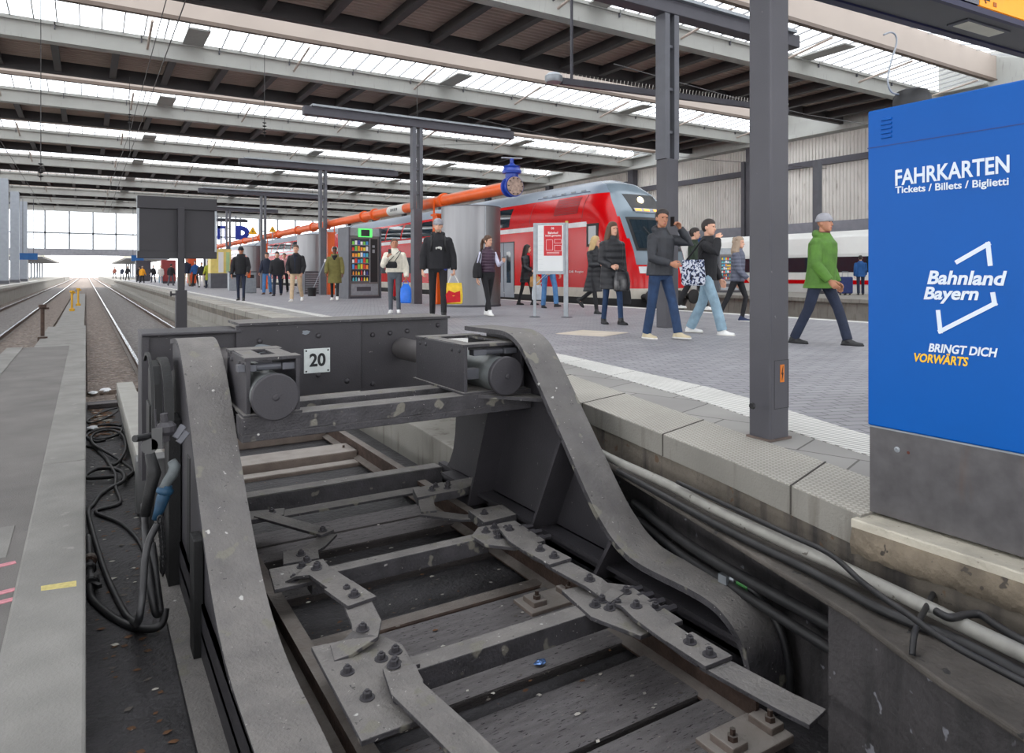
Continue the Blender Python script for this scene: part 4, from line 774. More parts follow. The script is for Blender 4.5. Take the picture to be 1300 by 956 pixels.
PK = [(230, 206, 60), (226, 226, 230), (70, 150, 214), (214, 60, 44), (120, 200, 80), (60, 70, 150), (236, 150, 60), (90, 190, 200)]
vending((9.0, 25.3, 0), .12, 1.36, .8, 2.68, 'vending machine with snacks and a green lit header beside the orange pipe', PK)
vending((27.2, 23.6, 0), -.5, 1.15, .8, 2.2, 'vending machine on the far third platform, seen behind the grey puffer jacket', PK, False)
# blue information stele, third platform
b3 = empty('blue_stele', (26.9, 25.0, 0), 'dark blue panel stand beside the far vending machine on the third platform', 'panel stand')
m = MB(); m.box((26.4, 24.95, 1.7), (27.1, 25.05, 2.75)); m.build('panel', mat('panel_blue', (14, 62, 120), .4), b3, bevel=.01)
for x in (26.45, 27.05):
    m = MB(); m.box((x - .03, 24.97, 0), (x + .03, 25.03, 1.7)); m.build('post', STEELGREY, b3)
# ================================================================ black back side of the track sign
sg = empty('track_sign', (1.62, 15.05, BED), 'black sign board seen from behind on a post between the rails', 'sign board')
a = aty(175.5, 327, 15.05); b = aty(274.5, 253.5, 15.05)
SGN = mat('sign_black', (44, 42, 47), .55, var=.08, bump=.08)
m = MB(); m.box((a.x, 15.12, a.z), (b.x, 15.18, b.z)); bd = m.build('board', SGN, sg, bevel=.008)
for z0, z1 in ((b.z - .23, b.z + .01), (a.z - .01, a.z + .13)):
    m = MB(); m.box((a.x - .015, 15.06, z0), (b.x + .015, 15.2, z1)); m.build('crossbar', SGN, bd, bevel=.01)
for xx in (a.x, b.x):
    m = MB(); m.box((xx - .02, 15.1, a.z), (xx + .02, 15.2, b.z)); m.build('edge_frame', GALV, bd)
px = aty(230, 340, 15.0).x
m = MB(); m.box((px - .06, 14.96, BED), (px + .06, 15.08, b.z - .2)); m.build('post', SGN, sg, bevel=.006)
m = MB(); m.box((px - .10, 14.93, BED), (px + .10, 15.11, .62)); m.build('post_sleeve', SGN, sg, bevel=.008)
m = MB(); m.box((px - .19, 14.94, .52), (px - .08, 15.0, .56)); m.box((px - .2, 14.94, .5), (px - .17, 15.0, .6)); m.build('clamp_screw', SGN, sg)
# ================================================================ overhead display above the platform edge
od = empty('overhead_display', (5.4, 2.4, 2.72), 'overhead display with orange panel hanging at the top right', 'display')
NAVY = mat('display_navy', (20, 22, 62), .4); UND = mat('display_under', (98, 98, 98), .6, var=.05)
f0 = atz(1240, 13.5, 2.72); f1 = atz(1300, 32.7, 2.72); DX = (f1 - f0).normalized(); DY = V((-DX.y, DX.x, 0)); DD = .345
def dbox(name, a0, a1, b0, b1, z0, z1, mt, par, bev=0.):
    m = MB(); m.prism([(a0, b0), (a1, b0), (a1, b1), (a0, b1)], lambda a, b, t: f0 + DX * a + DY * b + V((0, 0, t - 2.72)), z0, z1); return m.build(name, mt, par, bevel=bev)
dbox('housing', -1.6, 2.6, 0, DD, 2.72, 3.7, UND, od)
dbox('edge_trim', -1.62, 2.62, DD - .03, DD + .03, 2.705, 3.71, NAVY, od); dbox('edge_trim', -1.62, 2.62, -.012, .02, 2.705, 2.745, NAVY, od)
op = dbox('orange_panel', 0, 2.5, -.02, -.005, 2.75, 3.66, mat('display_orange', (246, 150, 16), .4, emit=.35), od)
sc_ = dbox('screen', -1.55, -.01, -.02, -.005, 2.75, 3.66, mat('display_screen', (26, 22, 52), .15), od)
def dbar(a0, z0, a1, z1, w): m = MB(); m.bar(f0 + DX * a0 - DY * .022 + V((0, 0, z0 - 2.72)), f0 + DX * a1 - DY * .022 + V((0, 0, z1 - 2.72)), .002, w); return m.build('arrow_symbol', BLACK, op)
dbar(.05, 2.80, .12, 2.80, .01); dbar(.05, 2.80, .075, 2.825, .01); dbar(.05, 2.80, .075, 2.775, .01)
dbox('small_symbol', .16, .2, -.024, -.02, 2.77, 2.80, mat('sym_brown', (170, 96, 20), .5), op)
l0 = atz(1206, 33, 2.715); la = (l0 - f0).dot(DX)
lf = dbox('lamp_frame', la - .04, la + .50, .10, DD - .10, 2.708, 2.722, STEELGREY, od); dbox('lamp_glass', la, la + .46, .12, DD - .12, 2.704, 2.71, mat('lamp_glass', (206, 204, 186), .3), lf)
for a in (-1.0, 2.0): dbox('hanger', a - .04, a + .04, DD / 2 - .04, DD / 2 + .04, 3.69, SKYH + .3, DARKSTEEL, od)
# ================================================================ trains
XC = 14.80; WZ = [(-.40, 1.30), (-.1, 1.36), (.2, 1.39), (1.6, 1.40), (2.42, 1.40), (2.68, 1.385), (2.9, 1.35), (3.1, 1.30), (3.3, 1.21), (3.48, 1.09), (3.65, .96), (3.8, .80), (3.92, .60), (4.0, .38), (4.05, .1)]
Y0Z = [(-.40, 15.35), (.2, 15.1), (.9, 15.15), (1.6, 15.35), (2.3, 15.68), (2.9, 16.0), (3.48, 16.5), (3.8, 16.95), (4.0, 17.6), (4.05, 18.3)]
def lerp1(T, z):
    for (a, p), (b, q) in zip(T, T[1:]):
        if z <= b: return p + (q - p) * max(0, (z - a)) / (b - a)
    return T[-1][1]
ZL = [-.40, -.1, .2, .5, .9, 1.2, 1.6, 2.0, 2.42, 2.58, 2.68, 2.8, 2.9, 3.0, 3.1, 3.2, 3.3, 3.4, 3.48, 3.56, 3.65, 3.73, 3.8, 3.86, 3.92, 3.96, 4.0, 4.03, 4.05]
ROOFG = mat('train_roof', (128, 140, 154), .3, .2, var=.06); FRONTG = mat('train_front_grey', (116, 130, 140), .25, .1, var=.03); BEIGE = mat('train_beige', (190, 184, 172), .4); UNDER = mat('train_under', (30, 30, 32), .7); STRW = mat('train_stripe', (214, 214, 214), .35); TGL = mat('train_glass', (34, 46, 54), .05, .0, var=.0, spec=.9)
TMATS = [RED, ROOFG, FRONTG, BEIGE, UNDER, STRW, TGL]
def train_body(name, par, y_end, nose, ystart=None):
    N = 44; m = MB(); rings = []; thetas = [math.pi * i / N for i in range(N + 1)]
    for z in ZL:
        w = lerp1(WZ, z); y0 = lerp1(Y0Z, z) if nose else ystart; ln = 1.5 if nose else .08; n = 3.0; r = []
        for y in (y_end, (y_end + 18) / 2 if nose else (y_end + ystart) / 2, 19 if nose else ystart + 1.):
            r.append((XC + w, y, z))
        for t in thetas:
            c, s = math.cos(t), math.sin(t); r.append((XC + w * math.copysign(abs(c) ** (2 / n), c), y0 + ln * (1 - abs(s) ** (2 / n)), z))
        for y in (19 if nose else ystart + 1., (y_end + 18) / 2 if nose else (y_end + ystart) / 2, y_end): r.append((XC - w, y, z))
        rings.append([V(p) for p in r])
    m.loft(rings); 
    o = m.build(name, TMATS, par, smooth='auto'); me = o.data; W = wm(o)
    for p in me.polygons:
        c = W @ p.center; k = 0; w = lerp1(WZ, c.z); fr = abs(c.x - XC) / max(w, .2)
        if c.z < .2: k = 4
        elif c.z < .5: k = 3
        if c.z > 3.48: k = 1
        if nose and c.z > 1.25 and fr < .80 - .10 * max(0, 3.2 - c.z) / 2 and c.y < lerp1(Y0Z, c.z) + .55: k = 2
        if 2.42 < c.z < 2.58 and abs(p.normal.x) > .9 and c.y > 17.3: k = 5
        p.material_index = k
    return o
def sidew(name, par, ya, yb, za, zb, mt, off=.008, side=-1, nz=5):
    m = MB(); rows = [[(XC + side * (lerp1(WZ, za + (zb - za) * i / nz) + off), y, za + (zb - za) * i / nz) for y in (ya, yb)] for i in range(nz + 1)]
    vs = [p for r in rows for p in r]; inn = [(x - side * .03, y, z) for x, y, z in vs]; n = len(vs)
    fs = [(2 * i, 2 * i + 1, 2 * i + 3, 2 * i + 2) for i in range(nz)]; fs += [tuple(a + n for a in reversed(f)) for f in fs]
    fs += [(2 * i, 2 * i + 2, n + 2 * i + 2, n + 2 * i) for i in range(nz)] + [(2 * i + 1, n + 2 * i + 1, n + 2 * i + 3, 2 * i + 3) for i in range(nz)] + [(0, n, n + 1, 1), (2 * nz, 2 * nz + 1, n + 2 * nz + 1, n + 2 * nz)]
    m.add(vs + inn, fs); return m.build(name, mt, par, smooth='auto')
rt = empty('red_train', (XC, 15.1, RAIL), 'red double-deck regional train with a grey roof standing at the platform', 'train')
tb = train_body('cab_car', rt, 42., True)
DRED = mat('vent_dark_red', (120, 10, 18), .5)
vt_ = sidew('vent_grille', tb, 17.85, 19.15, 2.88, 3.42, DRED)
for i in range(9):
    z = 2.92 + .055 * i; sidew('louvre', vt_, 17.9, 19.1, z, z + .02, RED, .014, nz=1)
sidew('panel_seam', tb, 20.6, 20.63, 2.6, 3.46, DRED, .003); sidew('panel_seam', tb, 17.55, 17.58, 2.6, 3.46, DRED, .003)
cw = sidew('cab_side_window', tb, 16.72, 17.3, 1.78, 2.50, BLACK); sidew('pane', cw, 16.82, 17.2, 1.86, 2.42, TGL, .012)
sidew('side_hatch', tb, 18.3, 18.7, 1.6, 2.2, DRED)
def door(par, y):
    f = sidew('door_recess', par, y, y + 1.5, .02, 2.12, BLACK)
    for a in (y + .04, y + .77):
        d = sidew('door', f, a, a + .69, .06, 2.08, LIGHTSTEEL, .012); sidew('door_window', d, a + .2, a + .5, .6, 1.75, TGL, .016)
door(tb, 21.6); door(tb, 38.0)
for y in (22.0, 24.1, 26.2, 28.3, 30.4, 32.5, 34.6, 36.7, 38.8): sidew('upper_window', tb, y, y + 1.9, 2.66, 3.36, TGL)
for y in (23.6, 25.7, 27.8, 29.9, 32.0, 34.1): sidew('lower_window', tb, y, y + 1.9, .95, 1.72, TGL)
# roof hatch line with little step marks
m = MB(); m.box((XC - 1.03, 17.6, 3.56), (XC - 1.01, 20.6, 3.585)); m.build('roof_seam', mat('roof_seam', (66, 76, 100), .5), tb)
for i in range(5):
    y = 17.9 + .55 * i; m = MB(); m.box((XC - 1.0, y, 3.62), (XC - .93, y + .22, 3.66)); m.build('roof_step', GALV, tb)
# cab front: windscreen, destination display, lamps
def frontpatch(name, par, xa, xb, za, zb, mt, off=.012, nx=10, nz=6):
    rows = []
    for i in range(nz + 1):
        z = za + (zb - za) * i / nz; w = lerp1(WZ, z); y0 = lerp1(Y0Z, z); r = []
        for j in range(nx + 1):
            x = xa + (xb - xa) * j / nx; c = min(.999, abs(x) / w); s = (1 - c ** 3.0) ** (1 / 3.0); r.append((XC + x, y0 + 1.5 * (1 - s) - off, z))
        rows.append(r)
    m = MB(); n = nx + 1; vs = [p for r in rows for p in r]; fs = [(i * n + j, i * n + j + 1, (i + 1) * n + j + 1, (i + 1) * n + j) for i in range(nz) for j in range(nx)]
    inn = [(x, y + .03, z) for x, y, z in vs]; k = len(vs); rim = list(range(n)) + [n * i + nx for i in range(1, nz + 1)] + [nz * n + j for j in range(nx - 1, -1, -1)] + [n * i for i in range(nz - 1, 0, -1)]
    fs2 = [tuple(a + k for a in reversed(f)) for f in fs] + [(rim[i], rim[(i + 1) % len(rim)], rim[(i + 1) % len(rim)] + k, rim[i] + k) for i in range(len(rim))]
    m.add(vs + inn, fs + fs2); return m.build(name, mt, par, smooth='auto')
ws = frontpatch('windscreen', tb, -.92, .92, 1.62, 2.66, BLACK); frontpatch('screen_glass', ws, -.84, .84, 1.7, 2.58, TGL, .02)
for s in (-1, 1):
    m = MB(); m.bar((XC + s * .1, 15.38, 1.75), (XC + s * .55, 15.62, 2.35), .03, .03); m.build('wiper', BLACK, ws)
dd = frontpatch('display_box', tb, -.62, .62, 2.84, 3.42, BLACK); frontpatch('display_bar', dd, -.56, .56, 2.82, 2.95, LIGHTSTEEL, .03)
for x in (-.42, -.1, .3):
    frontpatch('destination_lamp', dd, x - .12, x + .1, 2.86, 2.93, mat('lamp_amber', (248, 170, 70), .4, emit=1.2), .045)
m = MB(); yy = lerp1(Y0Z, 3.2); m.lathe((XC - .12, yy - .015, 3.22), (0, -1, .4), [(.12, 0), (.11, .03), (.05, .045)], 20); m.build('top_headlamp', mat('lamp_warm', (255, 236, 190), .3, emit=3.), dd, smooth='auto')
m = MB(); m.box((XC - .28, 14.85, .05), (XC + .28, 15.2, .45)); m.build('coupler', BLACK, tb, bevel=.04)
for s in (-1, 1):
    m = MB(); m.lathe((XC + s * .86, 15.3, .25), (0, -1, 0), [(.1, 0), (.1, .3), (.22, .32), (.22, .36), (.05, .38)], 24); m.build('buffer', BLACK, tb, smooth='auto')
    frontpatch('headlamp', tb, s * .75 - .2, s * .75 + .2, .95, 1.15, mat('lamp_glass2', (210, 214, 216), .1), .015)
text('lettering', 'DB Regio', WHITE, tb, (XC - 1.415, 18.2, .95), (0, -1, 0), (0, 0, 1), .75, .09)
for y in (17.5, 20.2, 37, 40):
    m = MB(); m.lathe((XC - .75, y, RAIL + .46), (-1, 0, 0), [(.46, 0), (.46, .12), (.12, .13), (.12, .2)], 28); m.build('wheel', DARKSTEEL, tb, smooth='auto')
for i, ys in enumerate((42.6, 69.8)):
    c = train_body('passenger_car', rt, ys + 26.6, False, ys)
    for j in range(11): sidew('upper_window', c, ys + 1.2 + 2.15 * j, ys + 3.1 + 2.15 * j, 2.66, 3.36, TGL)
    for j in range(8): sidew('lower_window', c, ys + 4.2 + 2.15 * j, ys + 6.1 + 2.15 * j, .95, 1.72, TGL)
    door(c, ys + 2.); door(c, ys + 23.)
# white express train beyond the third platform
wt = empty('white_train', (32.6, 30, RAIL), 'white express train with red stripe beyond the far third platform', 'train')
EW = mat('express_white', (226, 226, 222), .3, var=.02); 
m = MB(); pr = [(-1.4, -.4), (1.4, -.4), (1.47, .6), (1.4, 1.9), (1.15, 2.75), (.6, 3.05), (-.6, 3.05), (-1.15, 2.75), (-1.4, 1.9), (-1.47, .6)]
m.prism(pr, lambda a, b, t: (32.6 + a, t, b), 4., 30.); cr = m.build('car_body', EW, wt, bevel=.05)
m = MB(); m.prism(pr, lambda a, b, t: (32.6 + a, t, b), 30.5, 80.); cr2 = m.build('car_body', EW, wt, bevel=.05)
for c_, ya, yb in ((cr, 4.5, 29.5), (cr2, 31, 79)):
    m = MB(); m.box((31.14, ya, 1.0), (31.22, yb, 1.75)); bnd = m.build('window_band', TGL, c_)
    m = MB(); m.box((31.115, ya, .42), (31.2, yb, .62)); m.build('red_stripe', RED, c_)
    m = MB(); m.box((31.3, ya, -.9), (33.9, yb, -.38)); m.build('underframe', UNDER, c_)
m = MB(); m.box((31.12, 17.2, 1.15), (31.2, 18.6, 1.7)); m.build('lit_window', mat('lit_window', (255, 214, 130), .5, emit=1.2), cr)
m = MB(); m.box((31.1, 15.7, .05), (31.2, 17.0, 2.0)); m.build('open_door', BLACK, cr)
# ================================================================ small platform furniture
lb = empty('louvred_box', (9.1, 31.3, 0), 'low louvred metal box beside the middle steel cylinder', 'metal box')
p0 = atz(387, 373.5, 0); p1 = atz(406, 374, 0)
m = MB(); m.box((p0.x, p0.y, 0), (p1.x + .3, p0.y + .6, 1.05)); bx = m.build('body', STEELGREY, lb, bevel=.01)
for i in range(9): m = MB(); m.box((p0.x + .03, p0.y - .02, .1 + .1 * i), (p1.x + .27, p0.y + .02, .15 + .1 * i)); m.build('slat', GALV, bx)
p = atz(396, 376, 0); bk = empty('bucket', p, 'black bucket standing by the middle steel cylinder', 'bucket')
m = MB(); m.lathe(p, (0, 0, 1), [(.16, 0), (.19, .34), (.2, .36), (.18, .36), (.15, .03)], 20, cap=True); m.build('body', BLACK, bk, smooth='auto')
br = empty('broom', p + V((.05, -.1, .3)), 'long pale broom handle leaning out of the black bucket', 'broom')
m = MB(); m.tube([p + V((.05, 0, .3)), aty(412, 333, p.y + .1)], .02, 8); m.build('handle', LIGHTSTEEL, br)
p = aty(412, 333, p.y + .1); m = MB(); m.tube([p, p + V((.05, 0, .12))], [.03, .05], 8); m.build('grip', WHITE, br)
kc = [atz(274, 366, 0), atz(286, 366, 0)]
ki = empty('kiosk_cabinet', (kc[0].x, kc[0].y, 0), 'yellow lit kiosk cabinet far left on the platform behind the orange pipe', 'kiosk')
m = MB(); m.box((kc[0].x - .3, kc[0].y, 0), (kc[1].x + .4, kc[0].y + 1.2, .95)); m.build('base', STEELGREY, ki)
m = MB(); m.box((kc[0].x - .3, kc[0].y, .95), (kc[1].x + .4, kc[0].y + 1.2, 2.5)); cb2 = m.build('cabinet', mat('kiosk_yellow', (226, 206, 120), .5), ki)
m = MB(); m.box((kc[0].x + .15, kc[0].y - .03, 1.0), (kc[0].x + .45, kc[0].y + .02, 2.3)); m.build('panel', WHITE, cb2)
m = MB(); m.box((kc[1].x + .1, kc[0].y - .03, 1.0), (kc[1].x + .3, kc[0].y + .02, 2.3)); m.build('panel', mat('kiosk_green', (170, 200, 150), .5), cb2)
for i, (u, v, w_, h_, lab) in enumerate(((318, 372, .55, 1.0, 'grey waste bin standing left of the man in blue jacket'), (296, 369, .45, 1.0, 'grey waste bin far down the platform by the lamp post'))):
    p = atz(u, v, 0); bn = empty('waste_bin', p, lab, 'waste bin'); m = MB(); m.box((p.x - w_ / 2, p.y, .0), (p.x + w_ / 2, p.y + w_, h_)); b_ = m.build('body', GALV, bn, bevel=.03)
    m = MB(); m.box((p.x - w_ / 2 - .02, p.y - .02, h_), (p.x + w_ / 2 + .02, p.y + w_ + .02, h_ + .06)); m.build('lid', STEELGREY, bn); m = MB(); m.box((p.x - w_ * .3, p.y - .005, h_ - .28), (p.x + w_ * .3, p.y + .01, h_ - .12)); m.build('opening', BLACK, b_)
# orange and red far kiosks, poster pillars down the platform
for i, (u, v, w_, h_, col, lab) in enumerate(((222, 363, .6, 2.3, (206, 84, 40), 'orange advertising pillar far down the platform'), (196, 360, 1.2, 2.2, (150, 60, 60), 'reddish advertising pillar far down the platform'), (168, 357, 1.6, 2.5, (70, 66, 74), 'dark kiosk block far down the platform'), (243, 365, .5, 2.4, (200, 202, 204), 'pale advertising pillar far down the platform beside the sign post'))):
    p = atz(u, v, 0) + V((1.2, 0, 0)); k_ = empty('advertising_pillar', p, lab, 'pillar'); m = MB(); m.box((p.x - w_ / 2, p.y, .2), (p.x + w_ / 2, p.y + w_, h_)); m.build('panel', mat('pillar_%d' % i, col, .5), k_, bevel=.03)
    m = MB(); m.box((p.x - w_ / 2 + .05, p.y + .05, 0), (p.x + w_ / 2 - .05, p.y + w_ - .05, .2)); m.build('foot', DARKSTEEL, k_)
# blue letters on the far end wall
BL = mat('letter_blue', (24, 44, 140), .5)
def farsign(u0, u1, v0, v1, y, ch, lab, nm='sign_letter'):
    a = aty(u0, v1, y); b = aty(u1, v0, y); o = empty(nm, (a.x, y, a.z), lab, 'sign letter', 'big blue letters at the hall end')
    if ch == 'n':
        m = MB(); s = (b.x - a.x) * .27; m.box((a.x, y, a.z), (a.x + s, y + .3, b.z)); m.box((b.x - s, y, a.z), (b.x, y + .3, b.z)); m.box((a.x, y, b.z - s), (b.x, y + .3, b.z)); m.build('letter_body', BL, o)
    else:
        m = MB(); s = (b.x - a.x) * .33; h = b.z - a.z; m.box((a.x, y, a.z), (a.x + s, y + .3, b.z)); out = []; inn = []
        for i in range(13):
            t = math.pi / 2 - math.pi * i / 12; out.append((a.x + s + (b.x - a.x - s) * math.cos(t), a.z + h / 2 + h / 2 * math.sin(t))); inn.append((a.x + s + (b.x - a.x - 2 * s) * math.cos(t), a.z + h / 2 + (h / 2 - s) * math.sin(t)))
        for i in range(12):
            q = [out[i], out[i + 1], inn[i + 1], inn[i]]; m.prism(q, lambda p_, q_, t: (p_, t, q_), y, y + .3)
        m.build('letter_body', BL, o)
    m = MB(); m.box((a.x, y + .1, b.z - .1), (a.x + .15, y + .2, 9.4)); m.build('hanger', STEELGREY, o)
farsign(276, 289, 287, 304, 108, 'n', 'big blue angular sign letter at the hall end, left of the blue D'); farsign(299, 317, 287, 304, 108, 'D', 'big blue letter D at the hall end above the orange pipe')
# canopies and blue signs beyond the hall
for i, (x0, x1, y0, y1, lab) in enumerate(((-11.5, -5.0, 118, 190, 'pale platform canopy outside beyond the left platform'), (5., 11.5, 122, 190, 'pale platform canopy outside beyond the right platform'))):
    c = empty('platform_canopy', ((x0 + x1) / 2, y0, 0), lab, 'canopy', 'outdoor platform canopies')
    m = MB(); m.box((x0, y0, 3.3), (x1, y1, 3.9)); m.build('canopy_roof', mat('canopy_pale', (206, 204, 190), .7), c)
    m = MB(); m.box((x0 + .2, y0 - .05, 3.15), (x1 - .2, y1, 3.3)); m.build('canopy_soffit', STEELGREY, c)
    y = y0 + 4
    while y < y1: m = MB(); m.box(((x0 + x1) / 2 - .15, y - .15, -.1), ((x0 + x1) / 2 + .15, y + .15, 3.2)); m.build('canopy_post', LIGHTSTEEL, c); y += 9
m = MB(); m.box((-12.6, 200, -1.1), (-4.4, 260, 0)); m.build('floor_outside_left', CONC, base=(-8, 230, 0), kind='structure')
for i, (x, y, w_, lab) in enumerate(((-5.6, 96, 1.8, 'blue platform sign hanging by the left roof columns'), (5.6, 100, 1.4, 'blue platform sign hanging far down the right platform'))):
    s = empty('platform_sign', (x, y, 3), lab, 'platform sign'); m = MB(); m.box((x - w_ / 2, y, 2.5), (x + w_ / 2, y + .2, 3.25)); m.build('panel', mat('sign_blue', (20, 88, 150), .4), s); m = MB(); m.bar((x - .5, y + .1, 3.2), (x - .5, y + .1, 9.4), .06, .06); m.bar((x + .5, y + .1, 3.2), (x + .5, y + .1, 9.4), .06, .06); m.build('hanger', STEELGREY, s)
ki2 = empty('white_shelter', (-9.5, 58, 0), 'rounded white shelter on the left platform at the left edge', 'shelter')
m = MB(); m.prism([(-1.8, 0), (1.6, 0), (1.6, 1.6), (1.2, 2.1), (.6, 2.35), (-1.8, 2.4)], lambda a, b, t: (-9.3 + a, t, b), 55, 61); m.build('shell', mat('shelter_white', (228, 222, 212), .5), ki2, bevel=.1)
m = MB(); m.box((-7.72, 56, .9), (-7.68, 60, 1.8)); m.build('window', TGL, ki2)
for i, (x, y, h_, mt_, lab) in enumerate(((-.95, 21.5, .95, RUST, 'rusty iron stand post at the far end of the walkway'), (-.55, 38, .95, mat('post_yellow', (210, 160, 40), .6), 'yellow hydrant post between the tracks, nearer'), (-.35, 44, .95, mat('post_yellow', (210, 160, 40), .6), 'yellow hydrant post between the tracks, farther'))):
    t = empty('track_post', (x, y, -.8), lab, 'post'); m = MB(); m.lathe((x, y, -.8), (0, 0, 1), [(.11, 0), (.11, .12), (.045, .14), (.045, h_ - .1), (.09, h_ - .08), (.09, h_)], 14); m.build('pipe', mt_, t, smooth='auto'); m = MB(); m.tube([(x, y, h_ - .9), (x + .14, y, h_ - .9)], .03, 8); m.build('tap', mt_, t)
# ================================================================ overhead wires
WIRE = mat('wire_dark', (60, 58, 58), .5)
def wire(pts, label, r=.012):
    return hose('overhead_wire', pts, r, label, 'wire', WIRE, k=3, n=5)
wire([(1.6, 8, 6.1), (1.6, 60, 6.0), (1.6, 118, 5.9)], 'overhead contact wire above the track of the buffer stop')
wire([(1.6, 8, 7.7), (1.6, 33, 7.0), (1.6, 60, 7.6), (1.6, 118, 7.2)], 'sagging carrier wire above the track of the buffer stop')
wire([(-2.8, 8, 6.1), (-2.8, 60, 6.0), (-2.8, 118, 5.9)], 'overhead contact wire above the left track', .01)
wire([(-20, 34, 8.4), (1.6, 34, 6.8), (20, 34, 8.3)], 'cross wire spanning the hall over the tracks', .01)
wire([(13, 24.5, 7.2), (22, 24.5, 6.6), (36.4, 24.5, 7.0)], 'cross wire in front of the right hall wall', .014)
wire([(13, 15.5, 7.0), (22, 15.5, 6.6), (36.4, 15.5, 7.0)], 'cross wire above the third platform, near the ticket machine', .014)
for i, (x, y, z0, z1) in enumerate(((1.6, 34, 6.2, 9.4), (5.5, 26.0, 5.9, 9.5), (12.8, 29., 5.5, 9.5), (-1.1, 24, 3.6, 9.5))):
    wr_ = empty('insulator_drop', (x, y, z0), ['insulator string hanging over the track of the buffer stop', 'thin drop wire with weight left of the lamp posts', 'insulator string hanging above the orange pipe end', 'thin drop wire over the walkway'][i], 'drop wire', 'drop wires under the roof')
    m = MB(); m.tube([(x, y, z0), (x, y, z1)], .012, 5); wq = m.build('wire', WIRE, wr_)
    for j in range(4): m = MB(); m.lathe((x, y, z0 + .12 * j + (1.2 if i == 0 else .1)), (0, 0, 1), [(.02, 0), (.08, .03), (.02, .06)], 10); m.build('insulator', BLACK, wq)
# ================================================================ litter
rng = random.Random(11)
lit = [MB() for _ in range(3)]
def leaf(mb, p, s):
    a = rng.uniform(0, 6.28); n = 6; tilt = rng.uniform(-.35, .35); mb.add([V(p) + V((s * math.cos(a + 6.28 * i / n) * (1 if i % 3 else .5), s * .6 * math.sin(a + 6.28 * i / n), abs(s * tilt * math.cos(6.28 * i / n)) + .003)) for i in range(n)], [tuple(range(n))])
for i in range(170):
    x = rng.uniform(.05, .36); y = rng.uniform(2.6, 10.5)
    leaf(lit[0 if rng.random() < .6 else (1 if rng.random() < .5 else 2)], (x, y, -1.0), rng.uniform(.008, .028))
for i in range(140): leaf(lit[0 if rng.random() < .8 else 1], (rng.uniform(.06, .34), rng.uniform(9.6, 11.5), -1.0), rng.uniform(.02, .06))
for i in range(170):
    y = rng.uniform(1.9, 5.2); leaf(lit[rng.choice((0, 1, 1, 2, 2))], (rng.uniform(1.0, 2.3), y, -.948), rng.uniform(.005, .018))
for mb, n_, mt_, lab in ((lit[0], 'leaf_litter', mat('dead_leaf', (104, 72, 46), .8, var=.4, scale=30), 'brown dead leaves scattered on the ditch floor'), (lit[1], 'paper_litter', mat('paper_scrap', (186, 182, 172), .8), 'pale paper scraps scattered around the buffer stop'), (lit[2], 'grit_litter', mat('grit', (96, 90, 84), .9), 'grey grit flakes scattered around the buffer stop')):
    mb.build(n_, mt_, base=(.2, 4, -1), kind='stuff', label=lab, cat='litter')
for i, (u, v, s, lab) in enumerate(((134, 497, .09, 'white crumpled plastic bag on the leaves in the ditch, larger one'), (118, 500, .06, 'small white crumpled plastic scrap on the leaves left of the larger bag'), (118, 545, .06, 'white crumpled bag half under the hose coil'))):
    p = atz(u, v, -.98); m = MB(); rings = []
    for j in range(7):
        t = math.pi * (j + .15) / 7.3; rings.append([p + V((s * math.sin(t) * math.cos(6.28 * k / 12) * rng.uniform(.7, 1.3), s * 1.5 * math.sin(t) * math.sin(6.28 * k / 12) * rng.uniform(.7, 1.3), .02 - s * .4 * math.cos(t))) for k in range(12)])
    m.loft(rings); m.build('plastic_bag', mat('bag_white', (214, 216, 218), .5), base=p - V((0, 0, .03)), label=lab, cat='plastic bag')
p = atz(686, 843, -.945); m = MB(); rings = []
for j in range(6): rings.append([p + V((.03 * math.sin(.5 + j * .45) * math.cos(6.28 * k / 9) * rng.uniform(.8, 1.4), .02 * math.sin(.5 + j * .45) * math.sin(6.28 * k / 9) * rng.uniform(.7, 1.4), .004 * j)) for k in range(9)])
m.loft(rings); m.build('candy_wrapper', mat('wrapper', (90, 120, 170), .2, .6, var=.6, scale=60), base=p, label='small shiny blue-green wrapper on the front timber', cat='wrapper')
# yellow and pink paint marks on the walkway
m = MB(); P = [atz(u, v, -.549) for u, v in ((52, 744), (97, 737), (97, 744), (52, 750))]; m.add([p + V((0, 0, .0)) for p in P] + [p - V((0, 0, .004)) for p in P], [(0, 1, 2, 3), (7, 6, 5, 4), (0, 4, 5, 1), (1, 5, 6, 2), (2, 6, 7, 3), (3, 7, 4, 0)]); m.build('paint_mark', mat('mark_yellow', (186, 172, 110), .8, var=.2, scale=40), base=P[0], label='yellow paint stroke across the light kerb stone', cat='paint mark')
for i, (u, v, lab) in enumerate(((5, 717, 'upper pink paint mark on the walkway cover'), (3, 752, 'middle pink paint mark on the walkway cover'), (3, 764, 'lower pink paint mark on the walkway cover'))):
    p = atz(u, v, -.562); m = MB(); m.box(p - V((.06, .02, .003)), p + V((.05, .02, .001)), rz=.2); m.build('paint_mark', mat('mark_pink', (190, 128, 136), .8, var=.2, scale=40), base=p, label=lab, cat='paint mark')
mc = [atz(u, v, -.563) for u, v in ((-60, 575), (53, 541), (56, 555), (-60, 590))]
m = MB(); m.box((-1.06, 2.0, -.57), (-.33, 2.75, -.561)); m.build('manhole_cover', mat('cover_grey', (128, 124, 126), .8, var=.2, scale=6, bump=.2), base=(-.7, 2.0, -.57), label='grey rectangular cover plate in the walkway with pink marks', cat='cover', bevel=.004)
m = MB(); m.box((-1.04, 4.55, -.57), (-.36, 5.1, -.560)); m.build('manhole_cover', CURB, base=(-.7, 4.5, -.57), label='pale concrete cover plate further along the walkway', cat='cover', bevel=.004)
